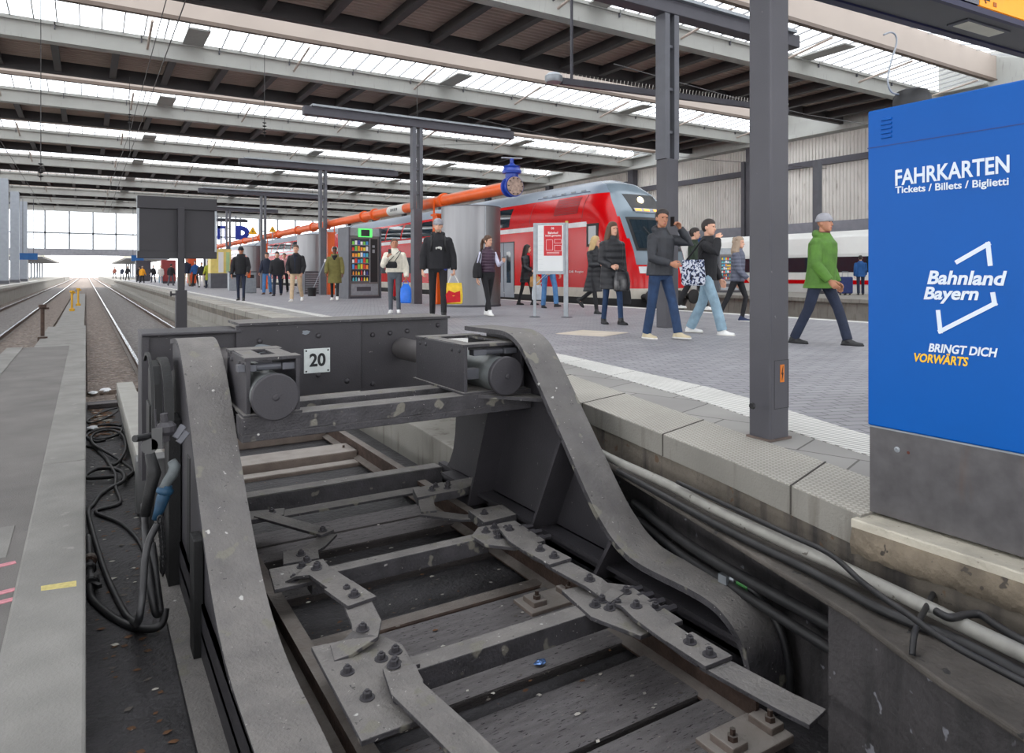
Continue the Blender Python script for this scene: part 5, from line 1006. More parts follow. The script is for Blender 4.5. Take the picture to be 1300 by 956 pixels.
p = atz(752, 423, .002); m = MB(); m.box((p.x - .42, p.y - .42, -.01), (p.x + .42, p.y + .42, .006), rz=.4); m.build('paving_cover', mat('cover_beige', (196, 184, 168), .8, var=.08), base=p, label='beige square cover plate in the platform paving', cat='cover')
# ================================================================ people
def cloth(name, col, quilt=0., pattern=None, rough=.85, var=.14):
    if name in MATS: return MATS[name]
    m = mat(name, col, rough, var=var, scale=9, bump=.35, bscale=24); nt = m.node_tree; N = nt.nodes; L = nt.links; b = N['Principled BSDF']
    if quilt:
        tc = N.new('ShaderNodeTexCoord'); w = N.new('ShaderNodeTexWave'); w.bands_direction = 'Z'; w.wave_profile = 'SIN'; w.inputs['Scale'].default_value = quilt; w.inputs['Distortion'].default_value = .6; L.new(tc.outputs['Object'], w.inputs['Vector'])
        bp = N.new('ShaderNodeBump'); bp.inputs['Strength'].default_value = .6; bp.inputs['Distance'].default_value = .018; L.new(w.outputs['Fac'], bp.inputs['Height']); L.new(bp.outputs[0], b.inputs['Normal'])
    if pattern:
        tc = N.new('ShaderNodeTexCoord'); n = N.new('ShaderNodeTexNoise'); n.inputs['Scale'].default_value = pattern[0]; n.inputs['Detail'].default_value = 2; L.new(tc.outputs['Object'], n.inputs['Vector'])
        r = N.new('ShaderNodeValToRGB'); r.color_ramp.interpolation = 'CONSTANT'; r.color_ramp.elements[0].color = s2l(col) + (1,); r.color_ramp.elements[1].position = .5; r.color_ramp.elements[1].color = s2l(pattern[1]) + (1,)
        e = r.color_ramp.elements.new(.58); e.color = s2l(pattern[2]) + (1,); L.new(n.outputs[0], r.inputs[0]); L.new(r.outputs[0], b.inputs['Base Color'])
    return m
def fuse(mb, name, mt, parent, voxel, it=3, **kw):
    """one continuous skin over overlapping closed volumes"""
    o = mb.build('tmp', mt, local=True); md = o.modifiers.new('r', 'REMESH'); md.mode = 'VOXEL'; md.voxel_size = voxel
    if it: s = o.modifiers.new('s', 'SMOOTH'); s.factor = .5; s.iterations = it
    bpy.context.view_layer.update(); me = bpy.data.meshes.new_from_object(o.evaluated_get(bpy.context.evaluated_depsgraph_get())); bpy.data.objects.remove(o)
    me.name = name; me.materials.clear(); me.materials.append(mt); me.polygons.foreach_set('use_smooth', [True] * len(me.polygons))
    n = bpy.data.objects.new(name, me); COL.objects.link(n); n.parent = parent; tag(n, **kw); return n
def ell(c, rx, ry, n=16, X=None, Y=None):
    X = X or V((1, 0, 0)); Y = Y or V((0, 1, 0)); return [c + X * rx * math.cos(6.2832 * k / n) + Y * ry * math.sin(6.2832 * k / n) for k in range(n)]
SKIN = {'a': mat('skin_light', (214, 164, 138), .5, var=.06, scale=12), 'b': mat('skin_tan', (176, 122, 94), .5, var=.06, scale=12), 'c': mat('skin_brown', (112, 72, 52), .5, var=.06, scale=12)}
EYE = mat('eye_dark', (36, 28, 26), .2); LIP = mat('lip', (170, 96, 90), .5)
def person(label, u, v, hd, phi, top, legs, shoes, skin='a', hair=None, lod=0, stride=((22, 8), (-18, 22)), arms=((15, 8, 25, 0), (-15, 8, 25, 0)), lean=3, head=(0, 0), hat=None, hood=None, group=None, female=False, bulk=1., at=None, grip=(25, 25), vest=None):
    """top = (material, hem z, extra, collar); legs = (material, r_thigh, r_knee, r_ankle); shoes = (material, sole material)"""
    loc = V(at) if at is not None else atz(u, v, 0)
    d = S_ * loc.x + C_ * loc.y
    h = hd if at is not None else (v - hd) / F * d
    s = h / 1.75; fw = V((S_, C_, 0)); rt_ = V((C_, -S_, 0)); ph = math.radians(phi); fc = -fw * math.cos(ph) + rt_ * math.sin(ph); rz = math.atan2(-fc.x, fc.y)
    vox = (.0085, .012, .02)[lod] * s; R = math.radians
    # --- joints
    TL, SL, AH = .44, .42, .085; legsJ = []; drop = 0
    for (a, b) in stride: drop = max(drop, TL * math.cos(R(a)) + SL * math.cos(R(a - b)))
    hz = drop + AH; LJ = []
    for sd, (a, b) in zip((1, -1), stride):
        hp = V((sd * .092, 0, hz)); kn = hp + V((sd * .004, TL * math.sin(R(a)), -TL * math.cos(R(a)))); an = kn + V((0, SL * math.sin(R(a - b)), -SL * math.cos(R(a - b)))); LJ.append((hp, kn, an, a - b))
    up = M4.Translation((0, 0, hz)) @ M4.Rotation(-R(lean), 4, 'X') @ M4.Translation((0, 0, -.93))
    U = lambda x, y, z: up @ V((x, y, z))
    sw = .158 if female else .178
    AJ = []
    for sd, (sg_, ab, el, inw) in zip((1, -1), arms):
        sh = U(sd * sw, -.01, 1.365); a, q = R(sg_), R(ab)
        d1 = V((sd * math.sin(q), math.sin(a) * math.cos(q), -math.cos(a) * math.cos(q))); ey = sh + d1 * .29
        a2 = R(sg_ + el); iw = R(inw); d2 = V((sd * (math.sin(q) * .5) - sd * math.sin(iw), math.sin(a2), -math.cos(a2))).normalized(); wr = ey + d2 * .26; AJ.append((sh, ey, wr, d2))
    hm = up @ M4.Translation((0, 0, 1.635)) @ M4.Rotation(R(head[0]), 4, 'Z') @ M4.Rotation(-R(head[1]), 4, 'X')
    HD = lambda x, y, z: hm @ V((x, y, z))
    # --- body
    B = MB()
    B.loft([ell(U(0, y, z), rx, ry) for z, rx, ry, y in ((.86, .13, .09, 0), (.95, .15, .10, 0), (1.08, .125, .085, 0), (1.22, .145, .10, 0), (1.34, .135, .095, 0), (1.42, .10, .075, -.01), (1.49, .055, .055, -.015))])
    B.tube([U(0, -.018, 1.42), U(0, -.01, 1.5), HD(0, -.02, -.06)], [.06, .053, .05], 12)
    HR = ((-.115, .018, .07, .02), (-.106, .036, .082, 0.), (-.085, .052, .088, -.03), (-.05, .062, .088, -.06), (-.02, .068, .090, -.085), (.02, .073, .090, -.098), (.055, .075, .088, -.10), (.085, .068, .074, -.09), (.107, .05, .05, -.065), (.118, .018, .015, -.03))
    B.loft([[HD(w * math.cos(t), (f + k) / 2 + (f - k) / 2 * math.sin(t), z) for t in [6.2832 * i / 18 for i in range(18)]] for z, w, f, k in HR])
    if lod < 2:
        B.tube([HD(0, .082, .02), HD(0, .098, -.01), HD(0, .108, -.032), HD(0, .092, -.042)], [.007, .009, .013, .009], 8)
        B.tube([HD(-.05, .066, .03), HD(-.02, .089, .034), HD(.02, .089, .034), HD(.05, .066, .03)], .008, 8)
        B.tube([HD(-.02, .084, -.066), HD(0, .091, -.066), HD(.02, .084, -.066)], [.005, .008, .005], 8)
        for sd in (-1, 1): B.ball(HD(sd * .076, -.01, -.008), (.010, .02, .032), 8, 6)
    for hp, kn, an, _ in LJ: B.tube([hp, hp.lerp(kn, .5), kn, kn.lerp(an, .35), an, an + V((0, .0, -.05))], [.06, .052, .04, .038, .03, .034], 12)
    hands = []
    for sd, (sh, ey, wr, dd_), gr in zip((1, -1), AJ, grip):
        B.tube([sh, sh.lerp(ey, .5), ey, ey.lerp(wr, .3), wr], [.036, .042, .036, .036, .026], 10)
        n = V((-sd, 0, 0)); n = (n - dd_ * n.dot(dd_)).normalized(); w = dd_.cross(n); w = w if (w.y > 0 or abs(w.y) < .1 and w.z > 0) else -w
        B.loft([ell(wr + dd_ * t, hw, th, 10, w, n) for t, hw, th in ((-.01, .025, .019), (.03, .036, .017), (.075, .040, .015), (.092, .036, .012))])
        for i in range(4):
            b0 = wr + dd_ * (.085 - .006 * abs(i - 1.3)) + w * (.031 - .0205 * i); pts = [b0]; ln = (.042, .046, .043, .034)[i]; ang = 0
            for k in range(3): ang += R(gr + 4 * i); pts.append(pts[-1] + (dd_ * math.cos(ang) + n * math.sin(ang)) * ln * (1, .62, .5)[k])
            B.tube(pts, [.0098, .0092, .0085, .0075], 8)
        B.tube([wr + dd_ * .02 + w * .026, wr + dd_ * .052 + w * .052 + n * .012, wr + dd_ * .082 + w * .056 + n * .028, wr + dd_ * .104 + w * .048 + n * .04], [.014, .012, .010, .008], 8)
        hands.append(wr + dd_ * .09 + n * .02)
    for q in (B,): q.v = [p * s for p in q.v]
    root = fuse(B, 'person', SKIN[skin], None, vox * .8, 2); root.location = loc; root.rotation_euler = (0, 0, rz); tag(root, label, 'person', group)
    def add(mb, name, mt, it=3, f=1., par=None, fused=True, **kw):
        mb.v = [p * s for p in mb.v]
        return fuse(mb, name, mt, par or root, vox * f, it, **kw) if fused else mb.build(name, mt, par or root, local=True, smooth=True, **kw)
    # --- face
    if lod < 2:
        for sd in (-1, 1):
            m = MB(); m.ball(HD(sd * .031, .085, .012), (.012, .008, .007), 8, 6); add(m, 'eye', EYE, fused=False)
        m = MB(); m.tube([HD(-.022, .087, -.066), HD(0, .096, -.065), HD(.022, .087, -.066)], [.003, .007, .003], 8); add(m, 'mouth', LIP, fused=False)
    # --- trousers
    tm_, r1, r2, r3 = legs; T = MB(); wz = 1.02
    T.loft([ell(U(0, y, z), rx * bulk ** .5, ry * bulk ** .5) for z, rx, ry, y in ((.80, .10, .09, 0), (.86, .165, .115, 0), (.94, .172, .122, -.01), (wz, .15, .105, 0))])
    for sd, (hp, kn, an, _) in zip((1, -1), LJ):
        T.tube([hp + V((0, 0, .04)), hp, hp.lerp(kn, .5), kn, kn.lerp(an, .5), an + V((0, -.005, -.015))], [r1, r1 * 1.08, r1 * .92, r2 * 1.02, (r2 + r3) / 2, r3], 14)
    add(T, 'trousers', tm_)
    # --- shoes
    sm, so = shoes
    for sd, (hp, kn, an, la), in zip((1, -1), LJ):
        low = an.z - AH; pt = max(-45, min(20, la * .9)) if low > .03 else 0; pt = -abs(pt) if la < 0 and low > .03 else (abs(pt) * .5 if low > .03 else 0)
        X = V((1, 0, 0)); Y = V((0, math.cos(R(pt)), math.sin(R(pt)))); Z = X.cross(Y); o = an - Z * .0 + V((0, 0, 0)); yaw = .10 * sd; Yy = Y + X * yaw
        m = MB()
        for mt_i, rows in ((0, ((-.078, .024, .035, -.072), (-.06, .036, .075, -.074), (-.01, .041, .10, -.074), (.05, .043, .065, -.074), (.10, .047, .042, -.074), (.15, .040, .034, -.074), (.18, .022, .024, -.070))),):
            rr = []
            for y, w, hgt, zb in rows:
                rr.append([o + Yy * y + X * (w * math.cos(t) * (1 if math.sin(t) > 0 else 1.0)) + Z * (zb + (hgt * math.sin(t) if math.sin(t) > 0 else .004 * math.sin(t))) for t in [6.2832 * i / 16 for i in range(16)]])
            m.loft(rr)
        m.tube([an + V((0, -.01, .03)), o - Z * .04], [.046, .05], 12)
        sh_ = add(m, 'shoe', sm, 2)
        m = MB(); out = [(-.082, -.02), (-.084, .02), (-.03, .042), (.03, .042), (.10, .05), (.15, .042), (.185, .018), (.185, -.018), (.15, -.042), (.10, -.05), (.03, -.042), (-.03, -.042)]
        m.prism(out, lambda p, q, t: o + Yy * p + X * q + Z * t, -.088, -.068); add(m, 'sole', so, par=sh_, fused=False)
    # --- upper garment
    gm, hem, ex, col = top; G = MB(); e = ex; b = bulk
    prof = [(1.495, .05, .055, -.012), (1.465, .085, .07, -.012), (1.425, .135, .092, -.01), (1.37, .156, .104, -.004), (1.28, .155, .110, 0), (1.18, .150, .108, .004), (1.06, .145, .108, .004), (.96, .156, .112, 0), (.88, .160, .114, 0)]
    rings = [ell(U(0, y, z), (rx + e * (1 if z < 1.4 else .6)) * (b if z < 1.4 else 1), (ry + e) * (b if z < 1.4 else 1)) for z, rx, ry, y in prof if z >= hem - .001]
    if hem < .88:
        ym = (LJ[0][1].y + LJ[1][1].y) / 2; sp_ = abs(LJ[0][1].y - LJ[1][1].y)
        k = 4
        for i in range(1, k + 1):
            z = .88 + (hem - .88) * i / k; t = (.88 - z) / .44; rings.append(ell(U(0, 0, z) * 1.0 + V((0, ym * t * .7, 0)), (.160 + e + .02 * t) * b, (.114 + e + sp_ * .42 * t + .02 * t) * b))
    elif hem > .9: rings.append(ell(U(0, 0, hem), .156 + e, .112 + e))
    G.loft(rings[::-1])
    if col: G.loft([ell(U(0, -.012, 1.46), .085 + e * .3, .08 + e * .3), ell(U(0, -.008, 1.46 + col * .6), .075 + e * .25, .072 + e * .25), ell(U(0, 0, 1.46 + col), .07 + e * .2, .072 + e * .2)])
    if vest is None:
        for sd, (sh, ey, wr, dd_) in zip((-1, 1), AJ):
            G.ball(sh + V((-sd * .012, 0, -.004)), .052 + e * .6, 12, 8); G.tube([sh, sh.lerp(ey, .22), sh.lerp(ey, .55), ey, ey.lerp(wr, .5), wr - dd_ * .005], [.05 + e * .55, .056 + e * .7, .053 + e * .7, .049 + e * .65, .045 + e * .55, .036 + e * .5], 14)
    if hood: G.tube([U(-.10, .02, 1.46), U(-.10, -.05, 1.48), U(0, -.10, 1.49), U(.10, -.05, 1.48), U(.10, .02, 1.46)], [.03, .045, .06, .045, .03], 12)
    jk = add(G, 'jacket' if vest is None else 'vest', gm, 7)
    if vest is not None:
        for sd, (sh, ey, wr, dd_) in zip((-1, 1), AJ):
            m = MB(); m.tube([sh + V((-sd * .04, 0, 0)), sh, sh.lerp(ey, .5), ey, ey.lerp(wr, .5), wr - dd_ * .005], [.046, .052, .050, .044, .04, .033], 14); add(m, 'sleeve', vest)
    # --- hair, hats
    if hair:
        hmt, kind = hair; m = MB(); m.ball(HD(0, -.026, .026), (.082, .096, .104), 16, 12); m.ball(HD(0, -.008, .066), (.082, .098, .072), 16, 12)
        if kind == 'short': m.ball(HD(0, -.04, -.01), (.076, .07, .07), 14, 10)
        if kind in ('long', 'curly'):
            for a in range(-5, 6):
                t = a / 5; x = .084 * math.sin(t * 2.05); y = -.022 - .078 * math.cos(t * 2.05); L_ = .30 if kind == 'long' else .13
                m.tube([HD(x * .8, y * .8, .05), HD(x, y, -.03), U(x * 1.35, y * 1.1 - .015, 1.50 - L_ * .3), U(x * 1.5, y * 1.15 - .01 + (.05 if abs(a) > 2 else 0), 1.50 - L_)], [.03, .034, .034, .014], 8)
        if kind == 'curly':
            rg = random.Random(3)
            for i in range(26): a = rg.uniform(0, 6.28); z = rg.uniform(-.08, .1); m.ball(HD(.085 * math.cos(a), -.03 + .09 * math.sin(a) if math.sin(a) < .3 else -.02, z), .032, 8, 6)
        if kind == 'pony': m.tube([HD(0, -.10, .05), HD(-.02, -.16, .04), HD(-.03, -.21, -.06), HD(-.03, -.22, -.20), HD(-.02, -.19, -.30)], [.025, .034, .04, .034, .012], 10)
        if kind == 'bald': m = MB(); m.tube([HD(-.072, 0, .0), HD(-.06, -.07, .01), HD(0, -.098, .01), HD(.06, -.07, .01), HD(.072, 0, .0)], [.018, .03, .036, .03, .018], 10)
        add(m, 'hair', hmt, 2)
    if hat:
        m = MB(); m.loft([[HD((w + .012) * math.cos(t), (f + k) / 2 + ((f - k) / 2 + .012) * math.sin(t), z) for t in [6.2832 * i / 18 for i in range(18)]] for z, w, f, k in ((.02, .073, .09, -.098), (.05, .076, .089, -.10), (.09, .07, .074, -.09), (.118, .05, .05, -.065), (.135, .018, .015, -.03))])
        hh = add(m, 'beanie', hat, 2)
        m = MB(); m.loft([[HD((.075 + .018) * math.cos(t), -.005 + (.095 + .018) * math.sin(t), z) for t in [6.2832 * i / 18 for i in range(18)]] for z in (.015, .03, .055, .062)]); add(m, 'beanie_band', hat, 1, par=hh)
    W = M4.Translation(loc) @ M4.Rotation(rz, 4, 'Z') @ M4.Scale(s, 4)
    return dict(o=root, W=W, hands=[W @ p for p in hands], U=lambda x, y, z: W @ U(x, y, z), H=lambda x, y, z: W @ HD(x, y, z), fc=fc, s=s, jk=jk, add=add, Ul=U, HDl=HD, AJ=AJ, right=V((fc.y, -fc.x, 0)))
def bag(name, label, p, rt, fc, w, h, d, mt, strap_to=None, cat='bag', hmt=None, taper=.85, r=.008):
    """soft bag hanging with its top centre at p"""
    rt = V(rt).normalized(); fc = V(fc).normalized(); b = p + V((0, 0, -h)); m = MB(); rings = []
    for t, kw, kd in ((0, .85, .6), (.06, 1, 1), (.4, 1.04, 1.12), (.75, .97, .8), (.97, taper, .35), (1, taper * .97, .28)):
        rings.append([b + V((0, 0, h * t)) + rt * (w / 2 * kw * math.copysign(abs(math.cos(a)) ** .5, math.cos(a))) + fc * (d / 2 * kd * math.copysign(abs(math.sin(a)) ** .6, math.sin(a))) for a in [6.2832 * i / 20 for i in range(20)]])
    m.loft(rings); o = m.build(name, mt, base=b, smooth='auto', label=label, cat=cat)
    if strap_to:
        for sgn in ((-1, 1) if strap_to != 'none' else ()):
            q = MB(); a = p + rt * w * .28 + fc * d * .12 * sgn; c = p - rt * w * .28 + fc * d * .12 * sgn; q.tube(smooth_path([a, V(strap_to) + rt * .03, V(strap_to) - rt * .03, c], 5), r, 6); q.build('handle', hmt or mt, o, smooth=True)
    return o
def phone(hp, label, nrm, up=(0, 0, 1)):
    m = MB(); n = V(nrm).normalized(); a = V(up); m.bar(hp - a * .065, hp + a * .075, .072, .009, up=n); return m.build('smartphone', BLACK, base=hp - a * .065, label=label, cat='phone', bevel=.003)
cBLK = cloth('cloth_black', (30, 30, 34)); cBLKQ = cloth('puffer_black', (30, 31, 36), 2.6, rough=.5); cGREY = cloth('puffer_grey', (92, 96, 112), 4.4, rough=.6); cNAVY = cloth('cloth_navy', (30, 36, 54)); cDJ = cloth('denim_dark', (34, 56, 88), var=.25); cDJ2 = cloth('denim_navy', (30, 38, 58), var=.2); cLJ = cloth('denim_light', (134, 160, 176), var=.2); cMJ = cloth('denim_mid', (76, 120, 168), var=.2)
cBEI = cloth('chino_beige', (196, 172, 142)); cOLV = cloth('olive_green', (118, 112, 62)); cGRN = cloth('jacket_green', (76, 118, 40), 0, rough=.7, var=.2); cCRM = cloth('fleece_cream', (226, 220, 204)); cPUR = cloth('vest_purple', (70, 48, 66), 4.6, rough=.5); cLAV = cloth('sleeve_lavender', (206, 206, 226)); cGRJ = cloth('jeans_grey', (84, 90, 98)); cBRN = cloth('shirt_brown', (92, 56, 46)); cANT = cloth('jacket_anthracite', (40, 42, 48), 0, rough=.6, var=.3); cREDC = cloth('red_cloth', (190, 28, 38)); cYEL = cloth('jacket_yellow', (222, 152, 30)); cYGR = cloth('coat_lime', (150, 154, 50)); cBLU = cloth('jacket_blue', (24, 74, 130)); cWHT = cloth('cloth_white', (220, 218, 212)); cGHAT = cloth('hat_grey', (150, 150, 156))
hDK = cloth('hair_dark', (40, 30, 26), rough=.5); hBR = cloth('hair_brown', (84, 58, 40), rough=.5); hBL = cloth('hair_blond', (196, 166, 116), rough=.5); hGR = cloth('hair_greyblond', (156, 136, 116), rough=.5)
sBK = cloth('shoe_black', (30, 30, 32), rough=.5); sWH = cloth('shoe_white', (226, 226, 224)); sBE = cloth('shoe_beige', (190, 178, 150)); sNV = cloth('shoe_navy', (36, 48, 80)); soW = cloth('sole_white', (214, 212, 206)); soB = cloth('sole_black', (28, 28, 30)); sBR = cloth('shoe_brown', (96, 64, 44))
SLIM = (.074, .052, .044); STR = (.084, .064, .062)
# --- right half, nearest
g = person('person in a green hooded jacket and grey beanie walking right of the big steel column', 1042, 437, 268, 44, (cGRN, .78, .04, .05), (cDJ2,) + STR, (sBK, soB), 'b', None, 0, ((-16, 10), (24, 6)), ((4, 13, 34, 14), (-4, 20, 26, 6)), 4, (-6, -6), cGHAT, True, bulk=1.16)
m = MB(); m.loft([ell(g['Ul'](0, .0, z), .072, .078) for z in (1.45, 1.49, 1.52)]); g['add'](m, 'scarf', cloth('scarf_maroon', (90, 34, 44)), 1)
p14 = person('person in dark hooded jacket and jeans holding a phone to the ear', 838, 430, 267, 40, (cANT, .86, .026, .05), (cDJ,) + STR, (sBE, soW), 'b', (hDK, 'short'), 0, ((-8, 4), (17, 3)), ((10, 14, 62, 34), (74, 38, 122, 88)), 3, (-28, 2), None, True, bulk=1.16, grip=(40, 45))
hp = p14['hands'][1].lerp(p14['H'](-.09, .03, -.02), .5); phone(hp, 'black smartphone held to the ear by the person in the dark hooded jacket', p14['right'], V((0, 0, 1)))
p15 = person('person in light blue jeans and black open jacket carrying a patterned tote bag', 897, 424, 277, 58, (cBLK, .84, .03, .05), (cLJ, .088, .074, .076), (sWH, soW), 'a', (hDK, 'short'), 0, ((20, 4), (-12, 14)), ((62, 30, 125, 80), (4, 10, 22, 0)), 3, (-10, 0), female=True)
m = MB(); m.loft([ell(p15['Ul'](0, .035, z), .085, .09) for z in (.98, 1.1, 1.25, 1.36, 1.42)]); p15['add'](m, 'shirt', cBRN, 2)
hs = p15['U'](.22, -.02, 1.05)
bag('tote_bag', 'black-blue-white patterned tote bag on the shoulder of the person in light jeans', p15['U'](.24, -.14, 1.14), p15['fc'], p15['right'], .36, .40, .12, cloth('tote_pattern', (206, 210, 220), pattern=(26, (50, 66, 110), (30, 32, 44))), p15['U'](.17, -.03, 1.42), 'tote bag', cBLK, .95, .012)
p16 = person('person in dark clothes with white shoes half hidden behind the patterned tote bag', 880, 393, 288, 75, (cloth('cloth_darkgreen', (44, 56, 44)), .84, .02, .05), (cBLK,) + STR, (sWH, soW), 'a', (hDK, 'short'), 1, ((20, 4), (-16, 12)))
p17 = person('person with curly hair in a grey puffer jacket behind the big steel column', 936, 408, 300, 60, (cGREY, .84, .03, .06), (cBLK,) + SLIM, (sNV, soW), 'a', (hGR, 'curly'), 0, ((-22, 4), (20, 30)), ((10, 8, 35, 8), (-18, 8, 25, 0)), 3, (-5, 0), female=True)
# --- centre right
p13 = person('person with long brown hair in a long black puffer coat and dark jeans', 777, 411.5, 283, 18, (cBLKQ, .60, .035, .07), (cDJ,) + SLIM, (sBK, soB), 'a', (hBR, 'long'), 0, ((-6, 6), (12, 4)), ((6, 10, 62, 25), (-4, 9, 12, 0)), 2, (8, 0), female=True, bulk=1.05, grip=(60, 30))
hh = p13['hands'][0]; bag('handbag', 'shiny black handbag held in front of the long black puffer coat', hh + V((0, 0, -.06)) - p13['right'] * .10, p13['right'], p13['fc'], .30, .36, .14, mat('leather_black', (34, 34, 38), .25, spec=.8), hh, 'handbag')
hh = p13['hands'][1]; bag('handbag', 'dark fabric shopping bag hanging at the right side of the long black puffer coat', hh + V((0, 0, -.10)), p13['right'], p13['fc'], .26, .34, .14, cBLK, hh, 'bag')
p12 = person('blond person in a long black coat walking behind the long-haired person', 754, 398, 300, 40, (cBLKQ, .50, .02, .08), (cBLK,) + SLIM, (sBK, soB), 'a', (hBL, 'long'), 1, ((14, 4), (-20, 40)), ((20, 12, 70, 20), (0, 8, 20, 0)), 4, (30, 0), female=True)
p11 = person('person in blue jeans mostly hidden behind the information board', 696, 391, 303, 25, (cloth('jacket_dkgreen', (44, 52, 50)), .84, .025, .06), (cMJ,) + STR, (sBK, soB), 'a', (hDK, 'short'), 1, ((-4, 4), (24, 14)), ((10, 8, 40, 5), (0, 9, 30, 0)), 3)
p10 = person('person with dark hair and a red scarf standing left of the information board', 668, 387, 311, 55, (cBLKQ, .66, .025, .05), (cBLK,) + SLIM, (sBK, soB), 'a', (hDK, 'long'), 1, ((-10, 6), (14, 4)), ((14, 8, 55, 10), (0, 8, 20, 0)), 3, (30, 0), female=True)
m = MB(); m.loft([ell(p10['Ul'](0, .02, z), .085, .09) for z in (1.44, 1.48, 1.52)]); m.tube([p10['Ul'](.03, .14, 1.47), p10['Ul'](.03, .17, 1.3), p10['Ul'](.03, .165, 1.12)], [.05, .05, .04], 10, flat=.5); p10['add'](m, 'scarf', cREDC, 2)
hh = p10['hands'][0]; bag('paper_bag', 'brown paper carrier bag held by the person with the red scarf', hh + V((0, 0, -.14)), p10['fc'], p10['right'], .34, .30, .14, cloth('paper_brown', (198, 152, 96)), hh, 'paper bag', None, 1.)
bag('shopping_bag', 'pale shopping bag beside the person in blue jeans behind the information board', atz(682, 390, 0) + V((0, 0, .62)), (1, 0, 0), (0, 1, 0), .3, .42, .16, cloth('bag_pale', (204, 210, 216)), p11['hands'][0], 'shopping bag')
p9 = person('person with a ponytail in a purple quilted vest looking at a phone', 619, 400.5, 298, 28, (cPUR, .90, .02, .05), (cBLK,) + SLIM, (sWH, soW), 'a', (hBR, 'pony'), 0, ((22, 2), (-14, 6)), ((-6, 12, 12, 0), (26, 10, 85, 8)), 2, (22, -2), female=True, vest=cLAV, grip=(25, 45))
hh = p9['hands'][1]; phone(hh + V((0, 0, .05)), 'smartphone in the hand of the person in the purple vest', V((-.3, -.3, .9)), p9['fc'])
bag('shoulder_bag', 'black shoulder bag carried by the person in the purple vest', p9['U'](.25, .0, 1.16), p9['fc'], p9['right'], .32, .34, .12, cBLK, p9['U'](.16, 0, 1.44), 'shoulder bag')
p8 = person('person in a black hoodie and grey beanie carrying a red and yellow shopping bag', 556, 402.5, 279, 8, (cBLK, .86, .04, .05), (cBLK, .082, .062, .052), (sBK, soB), 'a', None, 0, ((-6, 4), (16, 4)), ((2, 16, 14, 4), (2, 17, 14, 4)), 2, (-3, 2), cGHAT, True, bulk=1.1, grip=(35, 60))
m = MB(); m.ball(p8['Ul'](-.02, .168, 1.24), (.045, .012, .02), 10, 6); m.ball(p8['Ul'](.035, .166, 1.232), (.014, .012, .022), 8, 6); m.ball(p8['Ul'](-.05, .166, 1.225), (.012, .012, .024), 8, 6); p8['add'](m, 'chest_logo', cWHT, fused=False)
for sx in (-.11, .11): m = MB(); m.tube([p8['Ul'](sx, -.05, 1.47), p8['Ul'](sx * 1.02, .06, 1.46), p8['Ul'](sx * 1.05, .145, 1.36), p8['Ul'](sx * 1.2, .15, 1.18)], .016, 8, flat=.6); p8['add'](m, 'backpack_strap', sBK, fused=False)
m = MB(); m.tube([p8['HDl'](-.05, .06, -.07), p8['HDl'](0, .088, -.10), p8['HDl'](.05, .06, -.07)], [.018, .024, .018], 8); p8['add'](m, 'beard', hGR, 1)
hh = p8['hands'][1]; sb = bag('shopping_bag', 'red and yellow shopping bag carried by the person in the black hoodie', hh + V((0, 0, -.17)), p8['right'], p8['fc'], .40, .46, .18, cloth('bag_yellow', (226, 190, 60)), hh, 'shopping bag', cWHT, .9, .012)
m = MB(); pb_ = hh + V((0, 0, -.17 - .27)) + p8['fc'] * .088; rt8 = p8['right']
m.prism([(-.15, -.14), (.15, -.16), (.17, .02), (.10, .11), (-.02, .06), (-.14, .10)], lambda a, b, t: pb_ + rt8 * a + V((0, 0, b)) + p8['fc'] * t, 0, .012); m.build('red_print', cREDC, sb)
for (x, y, z, w_, h_, c_) in ((-.10, .105, .78, .10, .12, (60, 52, 130)), (-.13, .105, .86, .08, .07, (54, 66, 140)), (-.06, .108, .66, .07, .08, (214, 96, 110))):
    q = p8['W'] @ (p8['Ul'](x, y, z)); 
    m = MB(); m.ball(q, (w_ / 2, .012, h_ / 2), 10, 6); o = m.build('trouser_print', cloth('print_%d_%d' % (c_[0], c_[2]), c_), None, base=q); o.parent = p8['o']; o.location = p8['W'].inverted() @ q * p8['s']
p7 = person('person in a cream fleece jacket and grey jeans looking at a phone', 501, 397.5, 304, 6, (cCRM, .90, .045, .07), (cGRJ, .08, .06, .05), (sWH, soW), 'b', (hBR, 'short'), 0, ((-4, 4), (12, 22)), ((34, 14, 110, 34), (0, 17, 20, 4)), 3, (6, -12), bulk=1.08, grip=(45, 55))
hh = p7['hands'][0]; phone(hh + V((0, 0, .04)), 'smartphone held up by the person in the cream fleece jacket', p7['fc'])
bg = bag('crossbody_bag', 'black crossbody bag worn over the cream fleece jacket', p7['U'](.06, .19, 1.22), p7['right'], p7['fc'], .26, .15, .08, cBLK, p7['U'](-.12, .12, 1.44), 'crossbody bag')
hh = p7['hands'][1]; bag('plastic_bag', 'bright blue plastic bag held by the person in the cream fleece jacket', hh + V((0, 0, -.07)), p7['right'], p7['fc'], .26, .46, .14, cloth('bag_blue', (20, 110, 220), rough=.35), hh, 'plastic bag', None, .5)
person('person in red trousers walking behind the cream fleece jacket', 499, 382, 306, 20, (cloth('coat_dkred', (120, 30, 40)), .84, .02, .05), (cREDC,) + STR, (sBK, soB), 'a', (hDK, 'short'), 1, ((10, 4), (-14, 20)))
